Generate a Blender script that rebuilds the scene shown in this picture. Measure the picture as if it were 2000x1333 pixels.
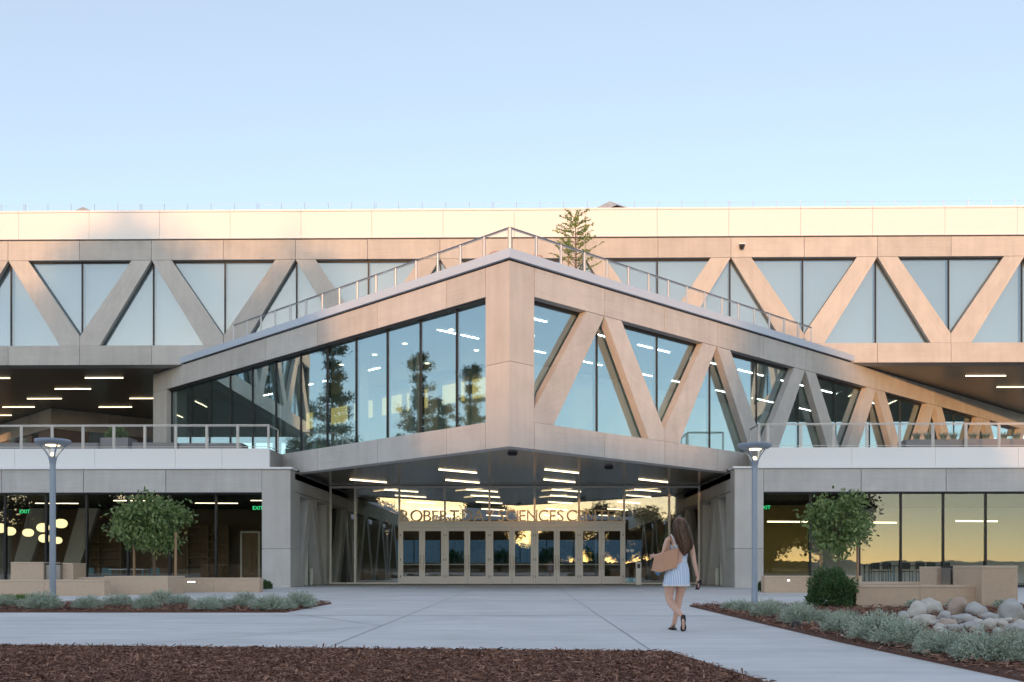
import bpy, math, random
import numpy as np
from mathutils import Vector, Matrix, noise as mnoise
R = math.radians
random.seed(7); rng = np.random.default_rng(7)
sc = bpy.context.scene
for o in list(bpy.data.objects): bpy.data.objects.remove(o)

# ------------------------------------------------------------------ camera, sky, sun, exposure
F, HV, CH, YAW = 1935.0, 1108.0, 0.91, -R(0.87)      # focal length and horizon in photo pixels, camera height
cam = bpy.data.objects.new('camera', bpy.data.cameras.new('camera'))
sc.collection.objects.link(cam); sc.camera = cam
cam.location = (0, 0, CH); cam.rotation_euler = (R(90), 0, -YAW)
cam.data.sensor_width = 36.0; cam.data.lens = 36.0 * F / 2000.0
cam.data.shift_y = (HV - 666.5) / 2000.0
cam.data.clip_end = 5000.0

SUN_EL, SUN_AZ = R(2.25), math.atan2(-0.148, -0.989)   # azimuth of the sun (x, y) = (-0.148, -0.989)
to_sun = Vector((-0.148 * math.cos(SUN_EL), -0.989 * math.cos(SUN_EL), math.sin(SUN_EL))).normalized()
w = bpy.data.worlds.new('World'); sc.world = w; w.use_nodes = True
nt = w.node_tree
sky = nt.nodes.new('ShaderNodeTexSky'); sky.sky_type = 'NISHITA'; sky.sun_disc = False
sky.sun_elevation = SUN_EL; sky.sun_rotation = math.atan2(to_sun.x, to_sun.y)
sky.altitude = 350; sky.air_density = 0.58; sky.dust_density = 0.28; sky.ozone_density = 0.62
bg = nt.nodes['Background']; bg.inputs[1].default_value = 0.15
sky_fill = nt.nodes.new('ShaderNodeVectorMath'); sky_fill.operation = 'MULTIPLY_ADD'      # dims the sky texture and adds an even pale fill colour, no real haze
sky_fill.inputs[1].default_value = (0.55, 0.55, 0.55); sky_fill.inputs[2].default_value = (0.44, 0.46, 0.55)
nt.links.new(sky.outputs[0], sky_fill.inputs[0]); nt.links.new(sky_fill.outputs[0], bg.inputs[0])
sl = bpy.data.lights.new('sun', 'SUN'); sl.energy = 0.62; sl.angle = R(0.53); sl.color = (1.0, 0.47, 0.17)
so = bpy.data.objects.new('sun', sl); sc.collection.objects.link(so)
so.rotation_euler = (-to_sun).to_track_quat('-Z', 'Y').to_euler()
so.location = (-20, -60, 40)
vs = sc.view_settings; vs.view_transform = 'Standard'; vs.look = 'None'; vs.gamma = 1.0; vs.use_curve_mapping = False
vs.exposure = 2.25
cy = sc.cycles
cy.max_bounces = 8; cy.diffuse_bounces = 3; cy.glossy_bounces = 4; cy.transmission_bounces = 4; cy.transparent_max_bounces = 16
cy.use_denoising = True; cy.sample_clamp_indirect = 6.0; cy.caustics_reflective = False; cy.caustics_refractive = False

# ------------------------------------------------------------------ photo pixel -> place
def ray(u, v):
    a = (u - 1000) / F; c = (HV - v) / F
    return Vector((a * math.cos(YAW) + math.sin(YAW), -a * math.sin(YAW) + math.cos(YAW), c))
def P(u, v, Y):                       # on the plane y = Y
    d = ray(u, v); return Vector((0, 0, CH)) + d * (Y / d.y)
def G(u, v, z=0.0):                   # on the level z
    d = ray(u, v); return Vector((0, 0, CH)) + d * ((z - CH) / d.z)
def PX(u, Y): return P(u, 1000, Y).x

# ------------------------------------------------------------------ materials
def newmat(name):
    m = bpy.data.materials.new(name); m.use_nodes = True
    return m, m.node_tree.nodes, m.node_tree.links, m.node_tree.nodes['Principled BSDF']
def plain(name, col, rough=0.6, metal=0.0, var=0.08, scale=6.0, bump=0.0, emit=None, es=0.0, spec=0.5):
    m, N, L, b = newmat(name)
    b.inputs['Roughness'].default_value = rough; b.inputs['Metallic'].default_value = metal
    b.inputs['Specular IOR Level'].default_value = spec
    g = N.new('ShaderNodeNewGeometry'); t = N.new('ShaderNodeTexNoise'); t.inputs['Scale'].default_value = scale; t.inputs['Detail'].default_value = 5
    L.new(g.outputs['Position'], t.inputs['Vector'])
    mx = N.new('ShaderNodeMix'); mx.data_type = 'RGBA'
    mx.inputs[6].default_value = tuple(c * (1 - var) for c in col) + (1,)
    mx.inputs[7].default_value = tuple(min(1, c * (1 + var)) for c in col) + (1,)
    L.new(t.outputs['Fac'], mx.inputs[0]); L.new(mx.outputs[2], b.inputs['Base Color'])
    if bump:
        bp = N.new('ShaderNodeBump'); bp.inputs['Strength'].default_value = bump; bp.inputs['Distance'].default_value = 0.02
        L.new(t.outputs['Fac'], bp.inputs['Height']); L.new(bp.outputs[0], b.inputs['Normal'])
    if emit:
        b.inputs['Emission Color'].default_value = emit + (1,); b.inputs['Emission Strength'].default_value = es
    return m
def boardconcrete(name, c1, c2, board=0.355, grain=1.0):
    # board-formed concrete: grain runs along the u axis of the UVs (metres), board joints across v
    m, N, L, b = newmat(name)
    b.inputs['Roughness'].default_value = 0.75; b.inputs['Specular IOR Level'].default_value = 0.25
    uv = N.new('ShaderNodeUVMap'); mp = N.new('ShaderNodeMapping'); mp.inputs['Scale'].default_value = (0.55, 14.0, 1)
    L.new(uv.outputs[0], mp.inputs[0])
    t = N.new('ShaderNodeTexNoise'); t.inputs['Scale'].default_value = 1.6; t.inputs['Detail'].default_value = 7; t.inputs['Roughness'].default_value = 0.65
    L.new(mp.outputs[0], t.inputs['Vector'])
    g = N.new('ShaderNodeNewGeometry')
    t2 = N.new('ShaderNodeTexNoise'); t2.inputs['Scale'].default_value = 0.9; t2.inputs['Detail'].default_value = 6; t2.inputs['Roughness'].default_value = 0.62
    L.new(g.outputs['Position'], t2.inputs['Vector'])
    br = N.new('ShaderNodeTexBrick'); br.offset = 0.37; br.inputs['Scale'].default_value = 1.0
    br.inputs['Brick Width'].default_value = 3.1; br.inputs['Row Height'].default_value = board
    br.inputs['Mortar Size'].default_value = 0.006; br.inputs['Mortar Smooth'].default_value = 0.3; br.inputs['Bias'].default_value = 0
    br.inputs['Color1'].default_value = (0.46, 0.46, 0.46, 1); br.inputs['Color2'].default_value = (0.56, 0.56, 0.56, 1); br.inputs['Mortar'].default_value = (0.12, 0.12, 0.12, 1)
    L.new(uv.outputs[0], br.inputs['Vector'])
    def math_(op, a, bb):
        n = N.new('ShaderNodeMath'); n.operation = op
        for i, x in ((0, a), (1, bb)):
            if isinstance(x, (int, float)): n.inputs[i].default_value = x
            else: L.new(x, n.inputs[i])
        return n.outputs[0]
    s = math_('ADD', math_('MULTIPLY', t.outputs['Fac'], 0.55 * grain), math_('MULTIPLY', t2.outputs['Fac'], 0.75))
    s = math_('ADD', s, math_('MULTIPLY', br.outputs['Color'], 0.55))
    oi = N.new('ShaderNodeObjectInfo'); s = math_('ADD', s, math_('MULTIPLY', oi.outputs['Random'], 0.26))
    ms_ = N.new('ShaderNodeMapping'); ms_.inputs['Scale'].default_value = (2.2, 2.2, 0.18); L.new(g.outputs['Position'], ms_.inputs[0])
    t3 = N.new('ShaderNodeTexNoise'); t3.inputs['Scale'].default_value = 1.6; t3.inputs['Detail'].default_value = 5; L.new(ms_.outputs[0], t3.inputs['Vector'])
    s = math_('ADD', s, math_('MULTIPLY', t3.outputs['Fac'], 0.45))
    s = math_('SUBTRACT', s, 0.42 + 0.13 + 0.22 + 0.275 * (grain - 1))
    mx = N.new('ShaderNodeMix'); mx.data_type = 'RGBA'; mx.inputs[6].default_value = c1 + (1,); mx.inputs[7].default_value = c2 + (1,)
    L.new(s, mx.inputs[0]); L.new(mx.outputs[2], b.inputs['Base Color'])
    bp = N.new('ShaderNodeBump'); bp.inputs['Strength'].default_value = 0.35; bp.inputs['Distance'].default_value = 0.012
    L.new(s, bp.inputs['Height']); L.new(bp.outputs[0], b.inputs['Normal'])
    return m
def glass(name, tint, refl, rtint=(1, 1, 1)):
    m, N, L, b = newmat(name); N.remove(b)
    out = N['Material Output']
    tr = N.new('ShaderNodeBsdfTransparent'); tr.inputs[0].default_value = tint + (1,)
    gl = N.new('ShaderNodeBsdfGlossy'); gl.inputs['Roughness'].default_value = 0.0; gl.inputs['Color'].default_value = rtint + (1,)
    g = N.new('ShaderNodeNewGeometry'); t = N.new('ShaderNodeTexNoise'); t.inputs['Scale'].default_value = 0.6; t.inputs['Detail'].default_value = 1
    L.new(g.outputs['Position'], t.inputs['Vector'])
    bp = N.new('ShaderNodeBump'); bp.inputs['Strength'].default_value = 0.02; bp.inputs['Distance'].default_value = 0.02
    L.new(t.outputs['Fac'], bp.inputs['Height']); L.new(bp.outputs[0], gl.inputs['Normal'])
    fr = N.new('ShaderNodeFresnel'); io = N.new('ShaderNodeMath'); io.operation = 'MULTIPLY_ADD'; io.inputs[1].default_value = 1 / 1.5 - 1.5; io.inputs[2].default_value = 1.5
    L.new(g.outputs['Backfacing'], io.inputs[0]); L.new(io.outputs[0], fr.inputs[0])
    mr = N.new('ShaderNodeMapRange'); mr.inputs[3].default_value = refl; mr.inputs[4].default_value = 1.0
    L.new(fr.outputs[0], mr.inputs[0])
    mx = N.new('ShaderNodeMixShader'); L.new(mr.outputs[0], mx.inputs[0]); L.new(tr.outputs[0], mx.inputs[1]); L.new(gl.outputs[0], mx.inputs[2])
    L.new(mx.outputs[0], out.inputs[0])
    return m
def leafmat(name, c1, c2, trans=0.35, rough=0.55):
    m, N, L, b = newmat(name); out = N['Material Output']
    g = N.new('ShaderNodeNewGeometry')
    mx = N.new('ShaderNodeMix'); mx.data_type = 'RGBA'; mx.inputs[6].default_value = c1 + (1,); mx.inputs[7].default_value = c2 + (1,)
    L.new(g.outputs['Random Per Island'], mx.inputs[0]); L.new(mx.outputs[2], b.inputs['Base Color'])
    b.inputs['Roughness'].default_value = rough; b.inputs['Specular IOR Level'].default_value = 0.3
    tl = N.new('ShaderNodeBsdfTranslucent'); L.new(mx.outputs[2], tl.inputs[0])
    ms = N.new('ShaderNodeMixShader'); ms.inputs[0].default_value = trans
    L.new(b.outputs[0], ms.inputs[1]); L.new(tl.outputs[0], ms.inputs[2]); L.new(ms.outputs[0], out.inputs[0])
    return m
M = {}
M['conc'] = boardconcrete('board formed concrete', (0.40, 0.385, 0.37), (0.69, 0.667, 0.645))
M['conc_brace'] = boardconcrete('board formed concrete brace', (0.40, 0.385, 0.37), (0.69, 0.667, 0.645), board=0.26, grain=1.25)
M['conc_plain'] = boardconcrete('smooth concrete', (0.43, 0.408, 0.388), (0.68, 0.65, 0.62), board=2.6, grain=0.6)
M['white'] = plain('white metal panel', (0.84, 0.835, 0.835), 0.38, 0.0, 0.015, 0.4)
M['fascia'] = plain('pale metal fascia', (0.52, 0.61, 0.74), 0.3, 0.0, 0.03, 0.5)
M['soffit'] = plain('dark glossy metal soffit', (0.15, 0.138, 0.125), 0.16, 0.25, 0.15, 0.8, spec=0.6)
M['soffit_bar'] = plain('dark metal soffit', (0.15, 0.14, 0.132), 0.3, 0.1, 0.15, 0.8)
M['dark'] = plain('dark bronze frame', (0.018, 0.018, 0.022), 0.4, 0.3)
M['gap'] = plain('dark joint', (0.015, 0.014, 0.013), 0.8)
M['frame'] = plain('warm pale aluminium frame', (0.86, 0.83, 0.78), 0.4, 0.0, 0.03)
M['galv'] = plain('galvanised steel', (0.50, 0.52, 0.55), 0.38, 0.5, 0.08)
M['railtop'] = plain('painted grey handrail', (0.16, 0.19, 0.24), 0.4, 0.3)
M['railwhite'] = plain('pale railing paint', (0.68, 0.64, 0.60), 0.45, 0.1)
M['pole'] = plain('blue grey powder coat', (0.30, 0.35, 0.43), 0.4, 0.3, 0.05)
M['lit'] = plain('lit strip', (0.9, 0.8, 0.65), 0.5, emit=(1.0, 0.78, 0.48), es=1.1)
M['lit_mid'] = plain('lit strip of the middle storey', (0.9, 0.85, 0.8), 0.5, emit=(1.0, 0.93, 0.82), es=4.2)
M['globe'] = plain('lit paper globe', (0.9, 0.8, 0.6), 0.5, emit=(1.0, 0.78, 0.40), es=0.36)
M['lamp'] = plain('lit lamp element', (0.9, 0.8, 0.6), 0.5, emit=(1.0, 0.74, 0.38), es=0.8)
M['walllamp'] = plain('lit wall lamp', (0.9, 0.85, 0.8), 0.5, emit=(1.0, 0.9, 0.78), es=0.45)
M['exit'] = plain('lit green letters', (0.05, 0.5, 0.2), 0.5, emit=(0.05, 0.9, 0.30), es=0.30)
M['yellowlit'] = plain('warm lit clerestory', (0.8, 0.6, 0.25), 0.6, emit=(1.0, 0.72, 0.26), es=0.17)
M['glass_prow'] = glass('blue tinted glass', (0.84, 0.95, 0.965), 0.32, (0.82, 0.97, 1.0))
M['glass_bar'] = glass('clear upper glass', (0.90, 0.96, 0.985), 0.13, (0.92, 0.98, 1.0))
M['glass_low'] = glass('ground floor glass', (0.90, 0.93, 0.92), 0.03, (1.0, 0.97, 0.92))
M['glass_door'] = glass('entrance glass', (0.90, 0.93, 0.92), 0.085, (1.0, 0.96, 0.90))
M['blind'] = plain('pale roller blind', (0.42, 0.47, 0.51), 0.9, 0, 0.03, 0.5)
_b = M['blind'].node_tree; _oi = _b.nodes.new('ShaderNodeObjectInfo'); _hs = _b.nodes.new('ShaderNodeHueSaturation'); _mr = _b.nodes.new('ShaderNodeMapRange'); _mr.inputs[3].default_value = .84; _mr.inputs[4].default_value = 1.14
_pb = _b.nodes['Principled BSDF']; _src = _pb.inputs['Base Color'].links[0].from_socket; _b.links.new(_oi.outputs['Random'], _mr.inputs[0]); _b.links.new(_mr.outputs[0], _hs.inputs['Value']); _b.links.new(_src, _hs.inputs['Color']); _b.links.new(_hs.outputs[0], _pb.inputs['Base Color'])
M['plaster'] = plain('white interior plaster', (0.66, 0.67, 0.67), 0.8, 0, 0.03)
M['woodwall'] = plain('brown timber wall', (0.20, 0.115, 0.06), 0.6, 0, 0.25, 2.0)
M['shelfwood'] = plain('oak shelf', (0.26, 0.16, 0.085), 0.55, 0, 0.2, 3.0)
M['floor'] = plain('polished interior floor', (0.22, 0.20, 0.18), 0.25, 0, 0.1)
M['teal'] = plain('teal painted steel', (0.10, 0.22, 0.25), 0.5)
M['black'] = plain('black plastic', (0.02, 0.02, 0.022), 0.45)
M['tan'] = plain('tan sandblasted concrete', (0.60, 0.45, 0.33), 0.85, 0, 0.12, 9.0, 0.2)
M['tancap'] = plain('tan concrete coping', (0.64, 0.50, 0.38), 0.8, 0, 0.08, 7.0, 0.1)
M['steel'] = plain('brushed stainless steel', (0.42, 0.41, 0.40), 0.3, 0.9, 0.1, 3.0)
M['planter'] = plain('grey concrete planter', (0.30, 0.29, 0.29), 0.85, 0, 0.12, 4.0, 0.2)
M['letter'] = plain('brushed bronze letter', (0.66, 0.52, 0.34), 0.35, 0.1, 0.05)
M['red'] = plain('red wire', (0.42, 0.06, 0.05), 0.5)
M['bark'] = plain('bark', (0.16, 0.115, 0.08), 0.9, 0, 0.3, 14.0, 0.6)
M['stake'] = plain('lodge pole stake', (0.36, 0.23, 0.13), 0.8, 0, 0.15, 8.0, 0.2)
M['leaf'] = leafmat('tree leaf', (0.08, 0.15, 0.05), (0.32, 0.40, 0.16), 0.35, 0.4)
M['leafroof'] = leafmat('roof tree leaf', (0.20, 0.30, 0.07), (0.46, 0.52, 0.18))
M['leafbush'] = leafmat('bush leaf', (0.05, 0.11, 0.04), (0.13, 0.22, 0.085))
M['silver'] = leafmat('silver green needle', (0.32, 0.38, 0.30), (0.60, 0.66, 0.55), 0.25)
M['grassblade'] = leafmat('tawny grass blade', (0.20, 0.20, 0.11), (0.34, 0.32, 0.19), 0.3)
M['lawn'] = leafmat('green grass blade', (0.06, 0.14, 0.02), (0.13, 0.24, 0.04), 0.3)
M['pine'] = leafmat('pine needle', (0.02, 0.038, 0.016), (0.06, 0.075, 0.03), 0.2)
M['dark_leaf'] = leafmat('dark tree leaf', (0.02, 0.035, 0.014), (0.055, 0.075, 0.025), 0.25)
M['mulch'] = plain('dark mulch bed', (0.13, 0.062, 0.044), 0.95, 0, 0.4, 30.0, 0.8)
M['chip'] = leafmat('shredded bark chip', (0.11, 0.05, 0.036), (0.50, 0.28, 0.20), 0.0, 0.9)
M['earth'] = plain('dry ground', (0.12, 0.11, 0.07), 0.95, 0, 0.3, 0.3)
M['hill'] = plain('wooded ridge', (0.045, 0.045, 0.03), 0.95, 0, 0.4, 0.05)
def rockmat(name, c):
    m = plain(name, c, 0.8, 0, 0.28, 7.0, 0.5); return m
ROCKS = [rockmat('grey river stone', (0.47, 0.46, 0.44)), rockmat('pale river stone', (0.60, 0.56, 0.50)), rockmat('rusty river stone', (0.48, 0.37, 0.30))]
def plazamat():
    m, N, L, b = newmat('broomed concrete paving')
    b.inputs['Roughness'].default_value = 0.7; b.inputs['Specular IOR Level'].default_value = 0.3
    g = N.new('ShaderNodeNewGeometry')
    mp = N.new('ShaderNodeMapping'); mp.inputs['Scale'].default_value = (0.35, 2.2, 1); L.new(g.outputs['Position'], mp.inputs[0])
    t = N.new('ShaderNodeTexNoise'); t.inputs['Scale'].default_value = 1.3; t.inputs['Detail'].default_value = 8; t.inputs['Roughness'].default_value = 0.65
    L.new(mp.outputs[0], t.inputs['Vector'])
    t2 = N.new('ShaderNodeTexNoise'); t2.inputs['Scale'].default_value = 70; t2.inputs['Detail'].default_value = 3
    L.new(g.outputs['Position'], t2.inputs['Vector'])
    ad = N.new('ShaderNodeMath'); ad.operation = 'MULTIPLY_ADD'; ad.inputs[1].default_value = 0.35; L.new(t2.outputs['Fac'], ad.inputs[0]); L.new(t.outputs['Fac'], ad.inputs[2])
    rp = N.new('ShaderNodeValToRGB'); rp.color_ramp.elements[0].position = 0.4; rp.color_ramp.elements[1].position = 1.0
    rp.color_ramp.elements[0].color = (0.57, 0.57, 0.56, 1); rp.color_ramp.elements[1].color = (0.82, 0.81, 0.795, 1)
    t4 = N.new('ShaderNodeTexNoise'); t4.inputs['Scale'].default_value = .45; t4.inputs['Detail'].default_value = 7; t4.inputs['Roughness'].default_value = .7; L.new(g.outputs['Position'], t4.inputs['Vector'])
    t5 = N.new('ShaderNodeTexVoronoi'); t5.inputs['Scale'].default_value = 1.7; L.new(g.outputs['Position'], t5.inputs['Vector'])
    sp_ = N.new('ShaderNodeMapRange'); sp_.inputs[1].default_value = .03; sp_.inputs[2].default_value = .06; sp_.inputs[3].default_value = .72; sp_.inputs[4].default_value = 1; L.new(t5.outputs['Distance'], sp_.inputs[0])
    bl = N.new('ShaderNodeMapRange'); bl.inputs[1].default_value = .3; bl.inputs[2].default_value = .7; bl.inputs[3].default_value = .84; bl.inputs[4].default_value = 1.08; L.new(t4.outputs['Fac'], bl.inputs[0])
    mu_ = N.new('ShaderNodeMath'); mu_.operation = 'MULTIPLY'; L.new(sp_.outputs[0], mu_.inputs[0]); L.new(bl.outputs[0], mu_.inputs[1])
    hs_ = N.new('ShaderNodeHueSaturation'); L.new(mu_.outputs[0], hs_.inputs['Value']); L.new(rp.outputs[0], hs_.inputs['Color'])
    L.new(ad.outputs[0], rp.inputs[0]); L.new(hs_.outputs[0], b.inputs['Base Color'])
    bp = N.new('ShaderNodeBump'); bp.inputs['Strength'].default_value = 0.25; bp.inputs['Distance'].default_value = 0.006
    L.new(t2.outputs['Fac'], bp.inputs['Height']); L.new(bp.outputs[0], b.inputs['Normal'])
    return m
M['plaza'] = plazamat()
M['joint'] = plain('dark saw joint', (0.26, 0.26, 0.26), 0.9)
M['band'] = plain('exposed aggregate band', (0.72, 0.70, 0.67), 0.9, 0, 0.25, 40.0, 0.4)
M['apron'] = plain('brown entrance mat paving', (0.26, 0.23, 0.19), 0.9, 0, 0.1, 20.0)

# ------------------------------------------------------------------ mesh helpers
COL = sc.collection
WL = {}
def link(o, parent=None, loc=(0, 0, 0)):
    COL.objects.link(o)
    loc = Vector(loc)
    if parent is not None:
        o.parent = parent; o.location = loc - WL[parent.name]
    else: o.location = loc
    WL[o.name] = loc
    return o
def empty(name, loc, parent=None, label=None, cat=None, group=None):
    o = bpy.data.objects.new(name, None); o.empty_display_size = 0.3
    link(o, parent, loc)
    return tag(o, label, cat, group)
def tag(o, label=None, cat=None, group=None, kind=None):
    if label: o['label'] = label
    if cat: o['category'] = cat
    if group: o['group'] = group
    if kind: o['kind'] = kind
    return o
def prep(ref, wv):                     # flip faces turned the wrong way
    return wv
class MB:
    def __init__(s): s.v = []; s.f = []; s.uv = []
    def face(s, pts, uvs=None):
        i = len(s.v); s.v += [Vector(p) for p in pts]; s.f.append(tuple(range(i, i + len(pts))))
        s.uv += [tuple(x) for x in uvs] if uvs else [(p[0], p[2]) for p in pts]
    def hexa(s, c, uvf=None):          # 8 corners: bottom 0-3 ring, top 4-7 ring
        uvf = uvf or (lambda p: (p[0] + p[1], p[2]))
        for q in ((0, 3, 2, 1), (4, 5, 6, 7), (0, 1, 5, 4), (1, 2, 6, 5), (2, 3, 7, 6), (3, 0, 4, 7)):
            s.face([c[i] for i in q], [uvf(c[i]) for i in q])
        return s
    def box(s, x0, x1, y0, y1, z0, z1):
        c = [(x0, y0, z0), (x1, y0, z0), (x1, y1, z0), (x0, y1, z0), (x0, y0, z1), (x1, y0, z1), (x1, y1, z1), (x0, y1, z1)]
        return s.hexa([Vector(p) for p in c])
    def prism(s, fr, poly, d0, d1, ax=(1, 0), off=None):
        # poly in (s,z) of frame fr, outward offset d0 (front) to d1 (back); UV u along ax
        if off is None: off = (random.uniform(0, 50), random.uniform(0, 50))
        n = len(poly); l = math.hypot(*ax); a = (ax[0] / l, ax[1] / l)
        def uv(p, d): return (p[0] * a[0] + p[1] * a[1] + off[0], -p[0] * a[1] + p[1] * a[0] + off[1] + (d0 - d))
        A = [fr(p[0], p[1], d0) for p in poly]; B = [fr(p[0], p[1], d1) for p in poly]
        s.face(A, [uv(p, d0) for p in poly]); s.face(B[::-1], [uv(p, d1) for p in poly[::-1]])
        for i in range(n):
            j = (i + 1) % n
            s.face([A[i], B[i], B[j], A[j]], [uv(poly[i], d0), uv(poly[i], d1), uv(poly[j], d1), uv(poly[j], d0)])
        return s
    def tube(s, pts, rad, n=8, cap=True):
        pts = [Vector(p) for p in pts]; rad = rad if isinstance(rad, (list, tuple)) else [rad] * len(pts)
        rings = []
        for i, p in enumerate(pts):
            t = (pts[min(i + 1, len(pts) - 1)] - pts[max(i - 1, 0)]).normalized()
            a = t.orthogonal().normalized() if abs(t.z) < .95 else Vector((1, 0, 0)); a = (a - t * a.dot(t)).normalized(); b = t.cross(a)
            rings.append([p + (a * math.cos(2 * math.pi * k / n) + b * math.sin(2 * math.pi * k / n)) * rad[i] for k in range(n)])
        for i in range(len(rings) - 1):
            for k in range(n):
                k2 = (k + 1) % n; s.face([rings[i][k], rings[i][k2], rings[i + 1][k2], rings[i + 1][k]])
        if cap: s.face(rings[0][::-1]); s.face(rings[-1])
        return s
    def lathe(s, prof, c, n=24):
        c = Vector(c); rings = [[c + Vector((r * math.cos(2 * math.pi * k / n), r * math.sin(2 * math.pi * k / n), z)) for k in range(n)] for r, z in prof]
        for i in range(len(rings) - 1):
            for k in range(n):
                k2 = (k + 1) % n; s.face([rings[i][k], rings[i][k2], rings[i + 1][k2], rings[i + 1][k]])
        return s
    def build(s, name, mat, parent=None, loc=None, smooth=False, weld=False):
        me = bpy.data.meshes.new(name)
        base = Vector(loc) if loc is not None else (WL[parent.name] if parent is not None else Vector((0, 0, 0)))
        me.from_pydata([tuple(p - base) for p in s.v], [], s.f)
        ul = me.uv_layers.new(name='UVMap'); ul.data.foreach_set('uv', [c for t in s.uv for c in t])
        me.materials.append(M[mat] if isinstance(mat, str) else mat)
        if weld:
            import bmesh
            bm = bmesh.new(); bm.from_mesh(me); bmesh.ops.remove_doubles(bm, verts=bm.verts, dist=1e-5); bmesh.ops.recalc_face_normals(bm, faces=bm.faces); bm.to_mesh(me); bm.free()
        if smooth: me.polygons.foreach_set('use_smooth', [True] * len(me.polygons))
        me.update()
        return link(bpy.data.objects.new(name, me), parent, base)
def npmesh(name, V, Fq, mat):
    me = bpy.data.meshes.new(name); V = np.asarray(V, dtype=np.float32); Fq = np.asarray(Fq, dtype=np.int32); k = Fq.shape[1]
    me.vertices.add(len(V)); me.vertices.foreach_set('co', V.ravel())
    me.loops.add(Fq.size); me.loops.foreach_set('vertex_index', Fq.ravel())
    me.polygons.add(len(Fq)); me.polygons.foreach_set('loop_start', np.arange(0, Fq.size, k, dtype=np.int32))
    try: me.polygons.foreach_set('loop_total', np.full(len(Fq), k, dtype=np.int32))
    except Exception: pass
    me.update(calc_edges=True); me.materials.append(M[mat] if isinstance(mat, str) else mat)
    return me
def leaves(C, D, L, Wd, up=None):
    """folded leaf quads: centres C, directions D, lengths L, widths Wd -> V, F"""
    n = len(C); D = D / np.linalg.norm(D, axis=1, keepdims=True)
    r = rng.normal(size=(n, 3)); S = np.cross(D, r); S /= np.linalg.norm(S, axis=1, keepdims=True) + 1e-9
    L = np.broadcast_to(np.asarray(L, float), (n,))[:, None]; Wd = np.broadcast_to(np.asarray(Wd, float), (n,))[:, None]
    V = np.stack([C, C + D * L * .5 + S * Wd * .5, C + D * L, C + D * L * .5 - S * Wd * .5], axis=1).reshape(-1, 3)
    return V, np.arange(4 * n).reshape(n, 4)
def meshobj(name, me, parent=None, loc=(0, 0, 0)): return link(bpy.data.objects.new(name, me), parent, loc)
def frame(o, es, n):
    o = Vector(o); es = Vector(es).normalized(); n = Vector(n).normalized()
    return lambda s, z, d=0.0: Vector((o.x + es.x * s + n.x * d, o.y + es.y * s + n.y * d, z))

# ------------------------------------------------------------------ ground
def sheet(name, pts, z, mat, parent=None, kind='structure'):
    m = MB(); m.face([(p[0], p[1], z) for p in pts]); o = m.build(name, mat, parent)
    if kind: o['kind'] = kind
    return o
sheet('ground', [(-1500, -1500), (1500, -1500), (1500, 1500), (-1500, 1500)], -0.03, 'earth')
plaza = sheet('plaza', [(-70, -60), (70, -60), (70, 60), (-70, 60)], 0.0, 'plaza')
def strip(name, a, b, wd, z, mat):
    a = Vector(a).to_2d(); b = Vector(b).to_2d(); d = (b - a).normalized(); n = Vector((-d.y, d.x)) * wd / 2
    m = MB(); m.face([(*(a - n), z), (*(b - n), z), (*(b + n), z), (*(a + n), z)]); return m.build(name, mat, plaza)
for x, y0, y1 in ((1.35, 10.45, 51.0), (-2.25, 10.75, 51.0), (-6.0, 24.4, 51.0), (4.9, 23.0, 51.0), (-9.6, 24.4, 44.0), (8.5, 23.0, 44.0)):
    strip('joint', (x, y0), (x, y1), 0.013, 0.004, 'joint')
strip('joint', (-4.83, 19.7), (-2.25, 15.3), 0.018, 0.004, 'joint'); strip('joint', (-2.25, 15.3), (-5.0, 10.95), 0.018, 0.004, 'joint')
for y in (18.5, 26.7, 32.0, 36.7, 41.3):
    strip('aggregate_band', (-10.3 if y > 25 else -4.8, y), (9.0 if y > 23 else 3.74, y), 0.11, 0.0045, 'band')
m = MB(); m.box(-10.5, 9.15, 50.3, 52.9, -0.02, 0.006); tag(m.build('entrance_apron', 'apron'), kind='structure')

def chips(name, poly, n, size, parent_kind='stuff', z=0.03, heap=0.03):
    xs = np.array([p[0] for p in poly]); ys = np.array([p[1] for p in poly])
    pts = []
    def inside(x, y):
        c = np.zeros(len(x), bool); j = len(poly) - 1
        for i in range(len(poly)):
            xi, yi, xj, yj = *poly[i], *poly[j]
            c ^= ((yi > y) != (yj > y)) & (x < (xj - xi) * (y - yi) / (yj - yi + 1e-12) + xi); j = i
        return c
    while sum(len(p) for p in pts) < n:
        x = rng.uniform(xs.min(), xs.max(), n); y = rng.uniform(ys.min(), ys.max(), n); k = inside(x, y); pts.append(np.stack([x[k], y[k]], 1))
    q = np.concatenate(pts)[:n]
    C = np.concatenate([q, z + np.abs(rng.normal(0, heap, (n, 1)))], 1)
    D = rng.normal(size=(n, 3)); D[:, 2] *= 0.28; D /= np.linalg.norm(D, axis=1, keepdims=True)
    S = np.cross(D, rng.normal(size=(n, 3)) * [.3, .3, 1]); S /= np.linalg.norm(S, axis=1, keepdims=True); T = np.cross(D, S)
    L = rng.gamma(3, size / 3, (n, 1)) + .012; Wd = L * rng.uniform(.10, .30, (n, 1)); Th = Wd * .45
    # wedge-shaped splinters: 6 vertices, 5 quads/tris as quads
    V = np.stack([C - D * L - S * Wd, C - D * L + S * Wd, C + D * L + S * Wd * .6, C + D * L - S * Wd * .4, C - D * L * .8 + T * Th, C + D * L * .7 + T * Th], 1).reshape(-1, 3)
    b = (np.arange(n) * 6)[:, None]
    Fq = np.concatenate([b + [0, 1, 2, 3], b + [0, 4, 5, 3], b + [1, 4, 5, 2]], 0)
    me = npmesh(name, V, Fq, 'chip'); return tag(meshobj(name, me), kind='stuff')
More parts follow.
